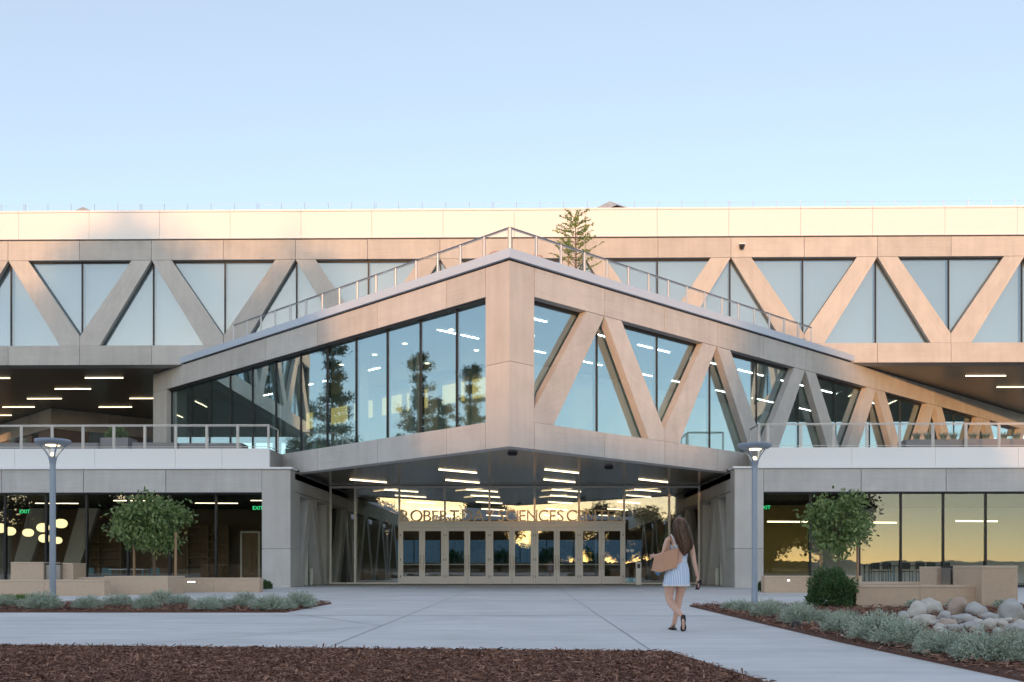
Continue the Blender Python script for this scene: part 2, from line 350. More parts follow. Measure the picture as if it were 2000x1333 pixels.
def mulch_bed(name, poly, h=0.03):
    m = MB(); top = [(x, y, h) for x, y in poly]; m.face(top)
    for i in range(len(poly)):
        a, b = poly[i], poly[(i + 1) % len(poly)]; m.face([(a[0], a[1], -.02), (b[0], b[1], -.02), (b[0], b[1], h), (a[0], a[1], h)])
    return tag(m.build(name, 'mulch'), kind='structure')
near_bed = [(-9.5, 4.0), (1.95, 4.0), (1.82, 7.85), (1.50, 10.38), (-5.97, 11.08), (-9.5, 11.3)]
mulch_bed('mulch_bed', near_bed)
vis_bed = [(-5.0, 7.2), (1.9, 7.2), (1.76, 7.85), (1.44, 10.28), (-5.97, 10.97), (-7.2, 11.07), (-6.0, 8.4)]
tag(chips('mulch_chips', vis_bed, 90000, 0.014, heap=0.011), 'shredded dark brown bark mulch in the open bed before the plaza', 'mulch')
tag(chips('stray_chips', [(-7, 11.0), (1.4, 10.3), (1.75, 7.8), (2.0, 7.8), (1.62, 10.55), (-7, 11.32)], 420, .014, z=.006, heap=.003), 'stray bark chips spilled along the edge of the open bed', 'mulch')
left_bed = [(-4.83, 19.7), (-4.83, 24.4), (-16, 24.4), (-16, 19.6)]
mulch_bed('mulch_bed', left_bed)
tag(chips('mulch_chips', left_bed, 22000, 0.024), 'shredded bark mulch under the silvery shrubs by the lamp post and low tan wall with a strip lamp', 'mulch')
right_bed = [(3.75, 22.93), (3.78, 12), (4.0, 6.5), (12, 6.5), (12, 22.93)]
mulch_bed('mulch_bed', right_bed)
tag(chips('mulch_chips', [(3.75, 22.93), (3.78, 12), (3.95, 7.6), (12, 18), (12, 22.93)], 42000, 0.022), 'shredded bark mulch around the boulders and the big green bush', 'mulch')

# ------------------------------------------------------------------ the building
B = empty('science_building', (0, 44, 0), None, 'three storey concrete and glass science building with zigzag trusses and a projecting corner', 'building')
YB, MOD, X0 = 53.6, 3.93, -28.3
ZB0, ZB1, ZB2, ZB3 = 11.92, 12.97, 17.62, 18.68         # bar: bottom beam, window, top beam
Z20, Z21, Z22, Z23 = 5.24, 6.22, 10.84, 11.90           # prow: bottom beam, glass, top beam
ZW = 4.25                                              # wing glass head
CX, CY = -0.63, 35.5
KS = list(range(-5, 18))
def part(name, mb, mat, parent=None, **k): return mb.build(name, mat, parent or B, **k)
def rect(s0, s1, z0, z1): return [(s0, z0), (s1, z0), (s1, z1), (s0, z1)]
def arm(sa, sb, w, z0, z1):
    """diagonal between the bottom node sa and the top node sb; w = horizontal width; mitred on the node lines"""
    d = 1 if sb > sa else -1; run = abs(sb - sa); t = (z1 - z0) / (run - w)      # rise per run
    # inner edge: (sa, z0+k) ... outer: offsets by w
    k = 0.5
    if d > 0: return [(sa + .012, z0), (sa + w, z0), (sb - .012, z1 - .0), (sb - w, z1), (sa + .012, z0 + k)]
    return [(sa - .012, z0), (sa - .012, z0 + k), (sb + w, z1), (sb + .012, z1), (sa - w, z0)]
def edge_gap(fr, s, z0, z1, d): return MB().prism(fr, rect(s - .03, s + .03, z0, z1), d, d - .05)

# --- upper storey (straight bar)
fb = frame((0, YB, 0), (1, 0, 0), (0, -1, 0))
xa, xb = X0 + MOD * KS[0], X0 + MOD * KS[-1]
m = MB(); m.box(xa, xb, YB + 1.02, YB + 34, ZB0 + .02, ZB0 + .5); m.box(xa, xb, YB + 1.2, YB + 34, 19.0, 19.6); m.box(xa, xb, YB + 33, YB + 34, ZB0, 19.6)
m.box(xa - .3, xa, YB + .1, YB + 34, ZB0, 20.2); m.box(xb, xb + .3, YB + .1, YB + 34, ZB0, 20.2); m.box(xa, xb, YB + .12, YB + 1.0, ZB2 + .1, 20.1); m.box(xa, xb, YB + .12, YB + 1.0, ZB0 + .03, ZB1 - .03)
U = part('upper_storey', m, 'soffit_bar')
def U_(name, mb, mat, **k): return part(name, mb, mat, U, **k)
for k in range(-5, 17):
    x0 = X0 + MOD * k + .012; x1 = X0 + MOD * (k + 1) - .012
    U_('beam_panel', MB().prism(fb, rect(x0, x1, ZB0, ZB1), 0, -.98), 'conc')
    U_('beam_panel', MB().prism(fb, rect(x0, x1, ZB2, ZB3), 0, -.98), 'conc')
    n0, n1 = (k, k + 1) if k % 2 else (k + 1, k)          # odd node = bottom
    pl = arm(X0 + MOD * n0, X0 + MOD * n1, 1.09, ZB1 + .012, ZB2 - .012)
    U_('brace', MB().prism(fb, pl, -.02, -.30, ax=(n1 - n0, 4.65 / 2.84 * 1.0)), 'conc_brace')
    U_('window_pane', MB().prism(fb, rect(x0, x1, ZB1 - .05, ZB2 + .05), -.34, -.36), 'glass_bar')
    U_('roller_blind', MB().prism(fb, rect(x0 + .05, x1 - .05, ZB1 - .02, ZB2), -.60, -.61), 'blind')
    U_('mullion', MB().prism(fb, rect(x0 - .055, x0 + .03, ZB1, ZB2), -.315, -.5), 'dark')
    U_('window_head', MB().prism(fb, rect(x0, x1, ZB2 - .08, ZB2 + .0), -.31, -.5), 'dark')
j = -27.68 - 3.855 * 5
while j < xb - 1:
    U_('parapet_panel', MB().prism(fb, rect(j + .008, j + 3.847, 18.78, 20.18), .06, -.1), 'white')
    U_('coping', MB().prism(fb, rect(j + .008, j + 3.847, 20.195, 20.30), .08, -.5), 'white')
    U_('drip_trim', MB().prism(fb, rect(j + .008, j + 3.847, 18.735, 18.772), .10, -.1), 'white')
    j += 3.855
def lamp_strip(parent, a, b, z, wd=.036, mat='lit'):
    a = Vector(a); b = Vector(b); d = (b - a).to_2d().normalized(); n = Vector((-d.y, d.x, 0)) * wd / 2
    a.z = b.z = z; c = [a - n, b - n, b + n, a + n]; t = Vector((0, 0, .05))
    return MB().hexa([p - t * .3 for p in c] + [p + t for p in c]).build('ceiling_light', mat, parent)
for (u0, u1, v) in ((-60, 20, 739.6), (166, 241, 739), (107, 178, 760.6), (53, 121, 779.5), (253, 312, 779), (5, 68, 796), (193, 258, 796), (-40, 23, 812), (1886, 1964, 735), (1947, 2030, 757), (-150, -75, 760)):
    a, b = G(u0, v, ZB0), G(u1, v, ZB0); y = max(a.y, YB + 1.6); lamp_strip(U, (a.x, y, 0), (b.x, y, 0), ZB0)
for u in (143, 208): # small roof pyramids stand further back
    pass
def pyramid(u0, u1, vtop, Y, h):
    a = PX(u0, Y); b = PX(u1, Y); c = (a + b) / 2 - (b - a) * .08; zt = P((u0 + u1) / 2, vtop, Y).z
    mb = MB(); q = [(a, Y, zt - h), (c, Y - (b - a) * .5, zt - h), (b, Y, zt - h), (c, Y + (b - a) * .5, zt - h)]
    for i in range(4): mb.face([q[i], q[(i + 1) % 4], (c, Y, zt)])
    U_('roof_monitor', mb, 'conc')
pyramid(70, 290, 404, 66, 2.2); pyramid(1060, 1372, 393, 66, 2.2)
# security camera dome on the top beam
p = P(1448, 484, YB); m = MB(); m.lathe([(0.0, .0), (.09, -.02), (.13, -.08), (.14, -.16), (.10, -.25), (.0, -.28)], (p.x, YB - .15, p.z + .14), 16); dome = U_('camera_dome', m, 'black', smooth=True)
m = MB(); m.box(p.x - .17, p.x + .17, YB - .3, YB, p.z + .10, p.z + .16); m.build('dome_bracket', 'white', U)

# --- middle storey (turned 45 degrees, projecting corner)
q2 = math.sqrt(.5)
eL, eR = Vector((-q2, q2, 0)), Vector((q2, q2, 0))
fl = frame((CX, CY, 0), eL, -eR); fr_ = frame((CX, CY, 0), eR, -eL)
LL, LR = 29.27, 55.0
def dia(sl, sr, z): p = Vector((CX, CY, z)) + eL * sl + eR * sr; return p
m = MB()
def slab(mb, s0, s1, t0, t1, z0, z1):
    c = [dia(s0, t0, z) if 0 else dia(a, b, z) for z in (z0, z1) for a, b in ((s0, t0), (s0, t1), (s1, t1), (s1, t0))]
    mb.hexa(c)
slab(m, .5, LL - .5, .5, LR, Z20 + .02, Z20 + .3)
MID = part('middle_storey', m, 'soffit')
def M_(name, mb, mat, **k): return part(name, mb, mat, MID, **k)
m = MB(); slab(m, .6, LL - .6, .6, LR, Z21 - .25, Z21 - .10); M_('floor_slab', m, 'floor')
m = MB(); slab(m, .9, LL - .6, .9, LR, Z22 + .02, Z22 + .2); M_('interior_ceiling', m, 'plaster')
m = MB(); slab(m, .35, LL - .35, .35, LR, Z23 - .15, Z23 + .22); M_('roof_deck', m, 'planter')
# corner pier, two lifts
def pier(z0, z1):
    a = 1.26; pts = [(0, 0), (0, a), (.55, a), (.55, .55), (a, .55), (a, 0)]
    mb = MB(); n = len(pts); lo = [dia(s, t, z0) for s, t in pts]; hi = [dia(s, t, z1) for s, t in pts]
    o = random.uniform(0, 20)
    for i in range(n):
        j2 = (i + 1) % n; w0 = sum((lo[(k + 1) % n] - lo[k]).length for k in range(i)); w1 = w0 + (lo[j2] - lo[i]).length
        mb.face([lo[j2], lo[i], hi[i], hi[j2]], [(z0 + o, w1), (z0 + o, w0), (z1 + o, w0), (z1 + o, w1)])
    mb.face(hi); mb.face(lo[::-1]); return mb
M_('corner_pier', pier(Z20, 8.29), 'conc_plain'); M_('corner_pier', pier(8.305, Z23), 'conc_plain')
sJ = [1.275, 3.48, 7.91, 12.39, 16.87, 21.38, 25.94, LL]
for a, b in zip(sJ, sJ[1:]):
    M_('beam_panel', MB().prism(fl, rect(a + .012, b - .012, Z22, Z23), 0, -.6), 'conc')
    M_('beam_panel', MB().prism(fl, rect(a + .012, b - .012, Z20, Z21), 0, -.6), 'conc')
sM = [1.275, 3.21, 5.42, 7.6, 9.82, 12.04, 14.22, 16.41, 18.62, 20.87, 23.1, 25.3, 27.54]
for a, b in zip(sM, sM[1:]):
    M_('window_pane', MB().prism(fl, rect(a + .01, b - .01, Z21 - .05, Z22 + .05), -.30, -.32), 'glass_prow')
    M_('mullion', MB().prism(fl, rect(b - .035, b + .035, Z21, Z22), -.26, -.46), 'dark')
M_('window_head', MB().prism(fl, rect(1.3, 27.5, Z22 - .09, Z22 - .002), -.10, -.5), 'dark')
M_('end_pier', MB().prism(fl, rect(27.56, LL, Z21 + .01, Z22 - .01), -.0, -1.2, ax=(0, 1)), 'conc_plain')
sR = [1.275] + [5.23 + 3.88 * i for i in range(13)]
for i, (a, b) in enumerate(zip(sR, sR[1:])):
    M_('beam_panel', MB().prism(fr_, rect(a + .012, b - .012, Z22, Z23), 0, -.6), 'conc')
    M_('beam_panel', MB().prism(fr_, rect(a + .012, b - .012, Z20, Z21), 0, -.6), 'conc')
    n0, n1 = (a, b) if i % 2 == 0 else (b, a)
    M_('brace', MB().prism(fr_, arm(n0, n1, 1.06, Z21 + .012, Z22 - .012), -.02, -.36, ax=(n1 - n0, 4.6 / 2.84)), 'conc_brace')
    M_('window_pane', MB().prism(fr_, rect(a + .01, b - .01, Z21 - .05, Z22 + .05), -.42, -.44), 'glass_prow')
    M_('mullion', MB().prism(fr_, rect(b - .035, b + .035, Z21, Z22), -.39, -.6), 'dark')
M_('window_head', MB().prism(fr_, rect(1.3, 50, Z22 - .12, Z22 - .002), -.38, -.6), 'dark')
# pale metal fascia with a dark shadow gap under it
for fr, js in ((fl, [0, 6.4, 11.0, 15.6, 20.2, 24.9, LL]), (fr_, [0, 4.1, 9.0, 14.0, 19.0, 24.0, 29.0, 34, 40, 46, 52])):
    for a, b in zip(js, js[1:]):
        a2 = -.14 if a == 0 else a + .006
        M_('fascia', MB().prism(fr, [(a2 if a else 0, Z23 + .07), (b - .006, Z23 + .07), (b - .006, Z23 + .40), (a2 if a else 0, Z23 + .40)], .12 if fr is fl else .123, -.3), 'fascia')
    M_('shadow_gap', MB().prism(fr, rect(.02, js[-1] - .02, Z23 + .002, Z23 + .068), -.04, -.3), 'gap')
# the fascia meets in a mitre at the corner: small corner piece
m = MB(); c0 = dia(-.122, -.122, 0); a0 = dia(0.0, -.122, 0); b0 = dia(-.122, 0.0, 0); d0 = dia(.0, .0, 0)
m.hexa([Vector((p.x, p.y, z)) for z in (Z23 + .07, Z23 + .40) for p in (c0, a0, d0, b0)]); M_('fascia', m, 'fascia')
# interior of the middle storey: inner walls with lit clerestory, columns, lights
m = MB(); m.prism(fl, rect(8.5, LL - 1, Z21 - .1, Z22), -8.0, -8.3); m.prism(fr_, rect(8.3, LR - 3, Z21 - .1, Z22), -8.5, -8.8); M_('inner_wall', m, 'plaster')
for a in (9.2, 11.5, 14.4, 16.6, 19.2, 21.6, 24.2):
    M_('clerestory', MB().prism(fl, rect(a, a + 1.7, 9.2, 10.15), -7.97, -7.99), 'yellowlit')
for a in (10, 14, 18, 22): M_('inner_column', MB().prism(fl, rect(a, a + .35, Z21 - .1, Z22), -3.6, -3.95), 'plaster')
for s, t in ((2.6, 2.2), (6.0, 2.4), (9.4, 2.6), (4.4, 5.6), (8.2, 5.8), (12.2, 3.0), (12.0, 6.0), (15.2, 3.2)):
    c = dia(s, t, Z22); m = MB(); m.lathe([(.0, -.02), (.11, -.02), (.11, .02)], c, 14); M_('downlight', m, 'lit')
for t0 in (2.0, 6.2, 10.2, 14.2, 18.2, 22.3, 26, 31):
    for s0 in (2.3, 6.4):
        lamp_strip(MID, dia(s0, t0, 0), dia(s0, t0 + 2.3, 0), Z22, .05, 'lit_mid')
for s0 in (14.5, 19.3, 24.1):
    for t0 in (5.0,): lamp_strip(MID, dia(s0, t0, 0), dia(s0 + 1.6, t0, 0), Z22, .05, 'lit_mid')
# roof deck and far wings under the bar
fw2 = frame((P(100, 800, 68).x, 68, 0), (-q2, q2, 0), (-q2, -q2, 0)); fw3 = frame((P(100, 800, 68).x, 68, 0), (q2, q2, 0), (q2, -q2, 0))
for fr, sg in ((fw2, 0), (fw3, 1)):
    for i in range(3):
        M_('rear_beam', MB().prism(fr, rect(i * 4 + .02, i * 4 + 3.98, 10.5, 11.9), 0, -.6), 'conc')
        M_('rear_wall', MB().prism(fr, rect(i * 4 + .02, i * 4 + 2.6, 5.4, 10.48), -.05, -.5), 'woodwall')
        M_('rear_window', MB().prism(fr, rect(i * 4 + 2.62, i * 4 + 3.98, 5.4, 10.48), -.3, -.33), 'glass_low')

# --- ground storey: two wings
fwg = frame((0, 44, 0), (1, 0, 0), (0, -1, 0))
def wing(xi, xo, side, joints, mull, band_j, band_end):
    s = 1 if side == 'E' else -1            # s = -1: extends to -x
    lo, hi = min(xi, xo), max(xi, xo)
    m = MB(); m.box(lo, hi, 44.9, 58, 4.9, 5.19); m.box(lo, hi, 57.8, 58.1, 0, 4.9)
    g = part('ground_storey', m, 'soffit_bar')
    def W_(name, mb, mat, **k): return part(name, mb, mat, g, **k)
    m = MB(); m.box(lo, hi, 44.7, 57.8, -.02, .012); W_('floor_slab', m, 'floor')
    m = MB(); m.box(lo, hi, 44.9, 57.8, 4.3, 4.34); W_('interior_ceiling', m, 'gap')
    px = xi + s * 1.27                      # outer edge of the end pier
    a, b = min(xi, px), max(xi, px)
    # end pier in two lifts, its flank leans back to the foot of the first brace
    for z0, z1 in ((0, 1.72), (1.735, 5.26)):
        m = MB(); f = frame((0, 0, 0), (1, 0, 0), (0, -1, 0))
        c = [Vector(p) for p in ((a, 44, z0), (b, 44, z0), (b, 45.9, z0), (a, 45.9, z0), (a, 44, z1), (b, 44, z1), (b, 45.9, z1), (a, 45.9, z1))]
        o = random.uniform(0, 30); m.hexa(c, lambda p: (p[2] + o, p[0] + p[1])); W_('end_pier', m, 'conc_plain')
    js = [px] + [j for j in joints]
    for x0, x1 in zip(js, js[1:]):
        l, r = min(x0, x1), max(x0, x1)
        W_('beam_panel', MB().prism(fwg, rect(l + .014, r - .014, ZW, 5.26), 0, -.7), 'conc')
    ms = [px] + mull
    for x0, x1 in zip(ms, ms[1:]):
        l, r = min(x0, x1), max(x0, x1)
        W_('window_pane', MB().prism(fwg, rect(l + .01, r - .01, .05, ZW + .03), -.55, -.57), 'glass_low')
        W_('mullion', MB().prism(fwg, rect(x1 - .04, x1 + .04, .0, ZW), -.5, -.7), 'dark')
    W_('window_head', MB().prism(fwg, rect(lo + .1, hi - .1, ZW - .07, ZW - .002), -.48, -.72), 'dark')
    W_('window_sill', MB().prism(fwg, rect(min(px, xo), max(px, xo), 0, .12), -.48, -.75), 'dark')
    # thin white cap and white parapet above
    m = MB(); m.box(lo - (.1 if s > 0 else 0), hi + (.1 if s < 0 else 0), 43.88, 45.0, 5.275, 5.36); W_('cap', m, 'white')
    xr = xi - s * .1
    m = MB(); m.box(min(xr, xr + s * .9), max(xr, xr + s * .9), 45.003, 46.6, 5.273, 5.355); W_('cap', m, 'dark')
    bj = [band_end] + band_j
    for x0, x1 in zip(bj, bj[1:]):
        l, r = min(x0, x1), max(x0, x1); m = MB(); m.box(l + .006, r - .006, 44.25, 44.4, 5.363, 6.23); W_('parapet_panel', m, 'white')
    m = MB(); m.box(min(band_end, band_end + s * .12), max(band_end, band_end + s * .12), 44.402, 47.5, 5.363, 6.21); W_('parapet_return', m, 'conc_plain')
    # flank wall to the entrance recess with a two-legged brace
    ff = frame((xi, 0, 0), (0, 1, 0), (-s, 0, 0))
    for y0, y1 in ((45.92, 49.3), (49.32, 52.7)):
        W_('flank_beam', MB().prism(ff, rect(y0, y1, ZW - .05, 5.22), 0, -.5), 'conc')
    W_('flank_brace', MB().prism(ff, [(45.93, 0), (46.75, 0), (48.6, ZW - .06), (47.75, ZW - .06), (45.93, .3)], -.0, -.5, ax=(2.2, ZW)), 'conc_brace')
    W_('flank_brace', MB().prism(ff, [(50.6, 0), (51.5, 0), (49.5, ZW - .06), (48.62, ZW - .06)], -.0, -.5, ax=(-2.2, ZW)), 'conc_brace')
    W_('flank_pier', MB().prism(ff, rect(52.05, 52.7, 0, ZW - .06), -.02, -.5, ax=(0, 1)), 'conc_plain')
    W_('flank_window', MB().prism(ff, rect(45.95, 52.04, .02, ZW - .06), -.40, -.42), 'glass_low')
    W_('flank_door_frame', MB().prism(ff, rect(49.0, 49.1, 0, 2.6), -.34, -.5).prism(ff, rect(50.2, 50.3, 0, 2.6), -.34, -.5).prism(ff, rect(49.1, 50.2, 2.5, 2.6), -.34, -.5), 'frame')
    # columns of the same zigzag continue into the lobby
    for k in range(4):
        y = 55.0 + k * 6.6
        W_('lobby_brace', MB().prism(ff, [(y, 0), (y + .9, 0), (y + 3.25, ZW), (y + 2.4, ZW)], -.0, -.5, ax=(2.2, ZW)), 'conc_brace')
        W_('lobby_brace', MB().prism(ff, [(y + 5.6, 0), (y + 6.5, 0), (y + 4.1, ZW), (y + 3.27, ZW)], -.0, -.5, ax=(-2.2, ZW)), 'conc_brace')
    W_('lobby_beam', MB().prism(ff, rect(53.1, 90, ZW, 5.2), 0, -.5), 'conc')
    W_('lobby_wall', MB().prism(ff, rect(53.1, 90, 0, ZW), -1.6, -1.8), 'woodwall')
    return g
GW = wing(-10.55, -44, 'W', [-16.13, -19.83, -23.52, -27.2, -30.9, -34.6, -38.3, -42], [PX(421, 44.5), PX(331, 44.5), PX(249, 44.5), PX(168, 44.5), PX(89, 44.5), PX(9, 44.5), -25.6, -27.5, -29.4, -31.3], [PX(434, 44.3), PX(343, 44.3), PX(186, 44.3), PX(30, 44.3), -26.6, -30.2, -34, -38], PX(527, 44.3))
GE = wing(9.19, 40, 'E', [14.76, 18.49, 22.2, 25.9, 29.6, 33.3, 37], [PX(1583, 44.5), PX(1679, 44.5), PX(1760, 44.5), PX(1843, 44.5), PX(1926, 44.5), PX(2010, 44.5), 24.1, 26, 28, 30], [PX(1663, 44.3), PX(1826, 44.3), PX(1988, 44.3), 26, 29.8, 33.5], PX(1480, 44.3))

# --- entrance screen
YD = 52.8
xs = [PX(u, YD) for u in (641, 694, 780, 869, 956, 1044, 1131, 1219, 1307, 1362)]
xs[0] = -10.5; xs[-1] = 9.14
fe = frame((0, YD, 0), (1, 0, 0), (0, -1, 0))
m = MB()
for x in xs: m.prism(fe, rect(x - .05, x + .05, 0, Z20 - .0), .08, -.1)
ES = part('entrance_screen', m, 'frame')
m = MB(); m.box(-10.5, 9.1, 53.1, 92, -.02, .010); m.build('lobby_floor', 'floor', ES)
m = MB(); m.prism(fe, rect(xs[2] - .07, xs[7] + .07, 3.24, 3.34), .16, -.12); m.build('door_canopy', 'frame', ES)
m = MB(); m.prism(fe, rect(xs[0], xs[-1], Z20 - .12, Z20 - .01), .07, -.08); m.build('head_rail', 'frame', ES)
m = MB(); m.prism(fe, rect(xs[0], xs[2], 0, .09), .06, -.08).prism(fe, rect(xs[7], xs[9], 0, .09), .06, -.08); m.build('base_rail', 'frame', ES)
for i in range(9):
    lo = 3.34 if 2 <= i <= 6 else .09
    MB().prism(fe, rect(xs[i] + .05, xs[i + 1] - .05, lo, Z20 - .12), 0, -.02).build('window_pane', 'glass_door', ES)
for i in range(2, 7):
    a, b = xs[i] + .055, xs[i + 1] - .055; c = (a + b) / 2
    MB().prism(fe, rect(a, b, 3.04, 3.235), .05, -.08).build('transom', 'frame', ES)
    for (l, r, hs) in ((a, c - .006, 1), (c + .006, b, -1)):
        st, tp, bt = .15, .20, .42
        m = MB(); z0, z1 = .015, 3.03
        m.prism(fe, rect(l, l + st, z0, z1), .03, -.03).prism(fe, rect(r - st, r, z0, z1), .03, -.03).prism(fe, rect(l + st, r - st, z0, bt), .03, -.03).prism(fe, rect(l + st, r - st, z1 - tp, z1), .03, -.03)
        d = m.build('door', 'frame', B)
        MB().prism(fe, rect(l + st, r - st, bt, z1 - tp), .005, -.012).build('door_pane', 'glass_door', d)
        MB().prism(fe, rect(l + st, r - st, 1.02, 1.08), -.05, -.09).build('push_bar', 'frame', d)
        hx = r - st * .5 if hs > 0 else l + st * .5
        MB().tube([fe(hx, .75, .09), fe(hx, 1.55, .09)], .018, 6).build('pull_handle', 'steel', d)
        for hz in (.35, 1.25, 2.55):
            mm = MB(); x_ = l if hs > 0 else r; mm.prism(fe, rect(x_ - .02, x_ + .02, hz, hz + .12), .05, .02); mm.build('hinge', 'dark', d)
for (u0, u1, v0, v1) in ((857, 931, 918, 924.6), (683.7, 755, 937.5, 943.3), (870.6, 935.8, 938.4, 943.9), (1064, 1130, 918, 925), (1062, 1123, 937.5, 943), (1248, 1304, 937, 943)):
    lamp_strip(MID, G(u0, v0, Z20), G(u1, v1, Z20), Z20)
for y in (55.5, 60, 66, 74, 83):
    for x in (-8.0, -3.4, 1.4, 6.0):
        lamp_strip(MID, (x, y, 0), (x + 1.7, y + 1.7, 0), Z20)
for u, v in ((1001, 886), (1189, 913)):
    c = G(u, v, Z20); m = MB(); m.lathe([(0, -.10), (.14, -.09), (.2, -.03), (.2, .02)], c, 18); m.build('soffit_speaker', 'dark', MID)
# far end of the lobby: low wall and glazing looking out to sky and hedge
m = MB(); m.box(-12.7, 11.3, 91.0, 91.2, 0, 1.3); m.build('lobby_end_wall', 'woodwall', ES)
m = MB(); m.box(-12.7, 11.3, 91.0, 91.2, 3.4, 5.24); m.build('lobby_end_wall', 'woodwall', ES)
M['glass_end'] = glass('blue end glass', (0.55, 0.72, 0.80), 0.02)
m = MB(); m.box(-12.7, 11.3, 91.06, 91.08, 1.3, 3.4); m.build('lobby_end_pane', 'glass_end', ES)
for i in range(9):
    x = -10.4 + i * 2.44; m = MB(); m.box(x - .04, x + .04, 90.98, 91.15, 1.3, 3.4); m.build('mullion', 'dark', ES)
# exit signs
def exit_sign(x, y, z, label, w=.42):
    o = empty('exit_sign', (x, y, z), None, label, 'sign')
    cu = bpy.data.curves.new('exit_text', 'FONT'); cu.body = 'EXIT'; cu.size = w * .62; cu.extrude = .004; cu.align_x = 'CENTER'; cu.align_y = 'CENTER'
    t = bpy.data.objects.new('tmp', cu); me = bpy.data.meshes.new_from_object(t); me.transform(Matrix.Rotation(R(90), 4, 'X')); me.materials.append(M['exit']); bpy.data.objects.remove(t)
    t = meshobj('letters', me, o, (x, y - .035, z))
    m = MB(); m.box(x - w / 2, x + w / 2, y - .025, y + .02, z - w * .27, z + w * .27); m.build('housing', 'black', o)
    m = MB(); m.box(x - .012, x + .012, y - .01, y + .01, z + w * .26, z + 1.3 if z + 1.3 < 4.29 else 4.29); m.build('hanger', 'black', o)
q = P(49, 1000, 49); exit_sign(q.x, 49, q.z, 'green lit exit sign hanging near the round pendant lamps')
q = P(504, 993, 49); exit_sign(q.x, 49, q.z, 'green lit exit sign beside the timber door in the room with bookshelves')
q = P(1494, 992, 49); exit_sign(q.x, 49, q.z, 'green lit exit sign behind glass in the room with the yellow partition')

# building name
NAME = 'ROBERT DAY SCIENCES CENTER'
sg = empty('entrance_sign', (PX(1000, YD), YD - .1, 3.34), None, 'bronze letters spelling the centre name standing above the entrance doors', 'sign')
xa_, xb_ = PX(783, YD), PX(1218, YD)
glyph = {}
for ch in set(NAME.replace(' ', '')):
    cu = bpy.data.curves.new('letter', 'FONT'); cu.body = ch; cu.size = 0.88; cu.extrude = .05; cu.offset = -.004; cu.align_x = 'LEFT'
    t = bpy.data.objects.new('tmp', cu); me = bpy.data.meshes.new_from_object(t); bpy.data.objects.remove(t)
    co = np.array([v.co for v in me.vertices]); me.transform(Matrix.Translation((-co[:, 0].min(), -max(co[:, 1].min(), -.02), 0))); me.transform(Matrix.Rotation(R(90), 4, 'X')); me.materials.append(M['letter'])
    glyph[ch] = (me, co[:, 0].max() - co[:, 0].min())
tot = sum(glyph[c][1] for c in NAME if c != ' '); n_sp = NAME.count(' '); gaps = len(NAME) - 1 - 2 * n_sp
free = (xb_ - xa_) - tot; gap = free / (gaps + n_sp * 2.6); x = xa_
for i, c in enumerate(NAME):
    if c == ' ': x += gap * 1.6; continue
    meshobj('letter', glyph[c][0], sg, (x, YD - .12, 3.345)); x += glyph[c][1] + gap
m = MB(); m.prism(fe, rect(xs[2], xs[7], 3.342, 3.362), .15, .05); m.build('letter_rail', 'letter', sg)

# ------------------------------------------------------------------ railings
def panel_mesh(L, H=1.0):
    fm = MB(); t = .022
    for (a, b, z0, z1) in ((0, t, 0, H), (L - t, L, 0, H), (t, L - t, .04, .04 + t), (t, L - t, H - t, H)): fm.box(a, b, -.018, .018, z0, z1)
    wm = MB(); st = .10; k = -H
    while k < L:
        for sgn in (1, -1):
            # diagonal wire clipped to the panel
            a = max(k, t); b = min(k + H, L - t)
            if b - a > .02:
                za, zb = (a - k), (b - k)
                if sgn < 0: za, zb = H - za, H - zb
                za = min(max(za, .05), H - .03); zb = min(max(zb, .05), H - .03)
                wm.face([(a, 0, za - .0016), (b, 0, zb - .0016), (b, 0, zb + .0016), (a, 0, za + .0016)])
        k += st
    return fm, wm
def railing(name, pts_list, z, label, top='railwhite', frame_mat='railwhite', H=1.05, cat='railing', toprail=True, group=None):
    """pts_list: consecutive 2D post positions; one panel between two posts"""
    o = empty(name, (*pts_list[0], z), None, label, cat, group)
    cache = {}
    for a, b in zip(pts_list, pts_list[1:]):
        a = Vector(a); b = Vector(b); d = b - a; L = round(d.length, 2)
        if L not in cache:
            fm, wm = panel_mesh(L - .08, H - .06)
            cache[L] = [fm.build('panel_frame', frame_mat), wm.build('mesh_infill', 'railtop')]
            for t in cache[L]: COL.objects.unlink(t)
        ang = math.atan2(d.y, d.x); p = a + d.normalized() * .04
        for t in cache[L]:
            c = bpy.data.objects.new(t.name.split('.')[0], t.data); link(c, o, (p.x, p.y, z + .03)); c.rotation_euler.z = ang
        m = MB(); m.box(a.x - .022, a.x + .022, a.y - .022, a.y + .022, z, z + H); m.build('post', frame_mat, o)
    b = pts_list[-1]; m = MB(); m.box(b[0] - .022, b[0] + .022, b[1] - .022, b[1] + .022, z, z + H); m.build('post', frame_mat, o)
    if toprail:
        m = MB()
        m.tube([(p[0], p[1], z + H + .01) for p in pts_list], .028, 6); m.build('handrail', top, o)
    return o
def lin(a, b, n): return [(a[0] + (b[0] - a[0]) * i / n, a[1] + (b[1] - a[1]) * i / n) for i in range(n + 1)]
YT = 44.33
railing('terrace_railing', lin((PX(525, YT) - 24 * 1.40, YT), (PX(525, YT), YT), 24) + [(PX(525, YT) + .02, YT + 1.6)], 6.235, 'pale mesh railing on the white parapet beside the round terrace shrub', group=None)
railing('terrace_railing', [(PX(1482, YT), YT + 1.7), (PX(1482, YT), YT)] + lin((PX(1500, YT), YT), (PX(1500, YT) + 20 * 1.46, YT), 20), 6.235, 'pale mesh railing on the white parapet before the orange lit braces')
def sp(fr, s, d): p = fr(s, 0, d); return (p.x, p.y)
nL = [sp(fl, .45 + 1.353 * i, -.42) for i in range(16)]; nR = [sp(fr_, .45 + 1.353 * i, -.42) for i in range(17)]
ZR = 12.28
railing('roof_railing', nL, ZR, 'blue grey roof railing climbing to the corner above the plain glazed face', 'railtop', 'galv', 1.0)
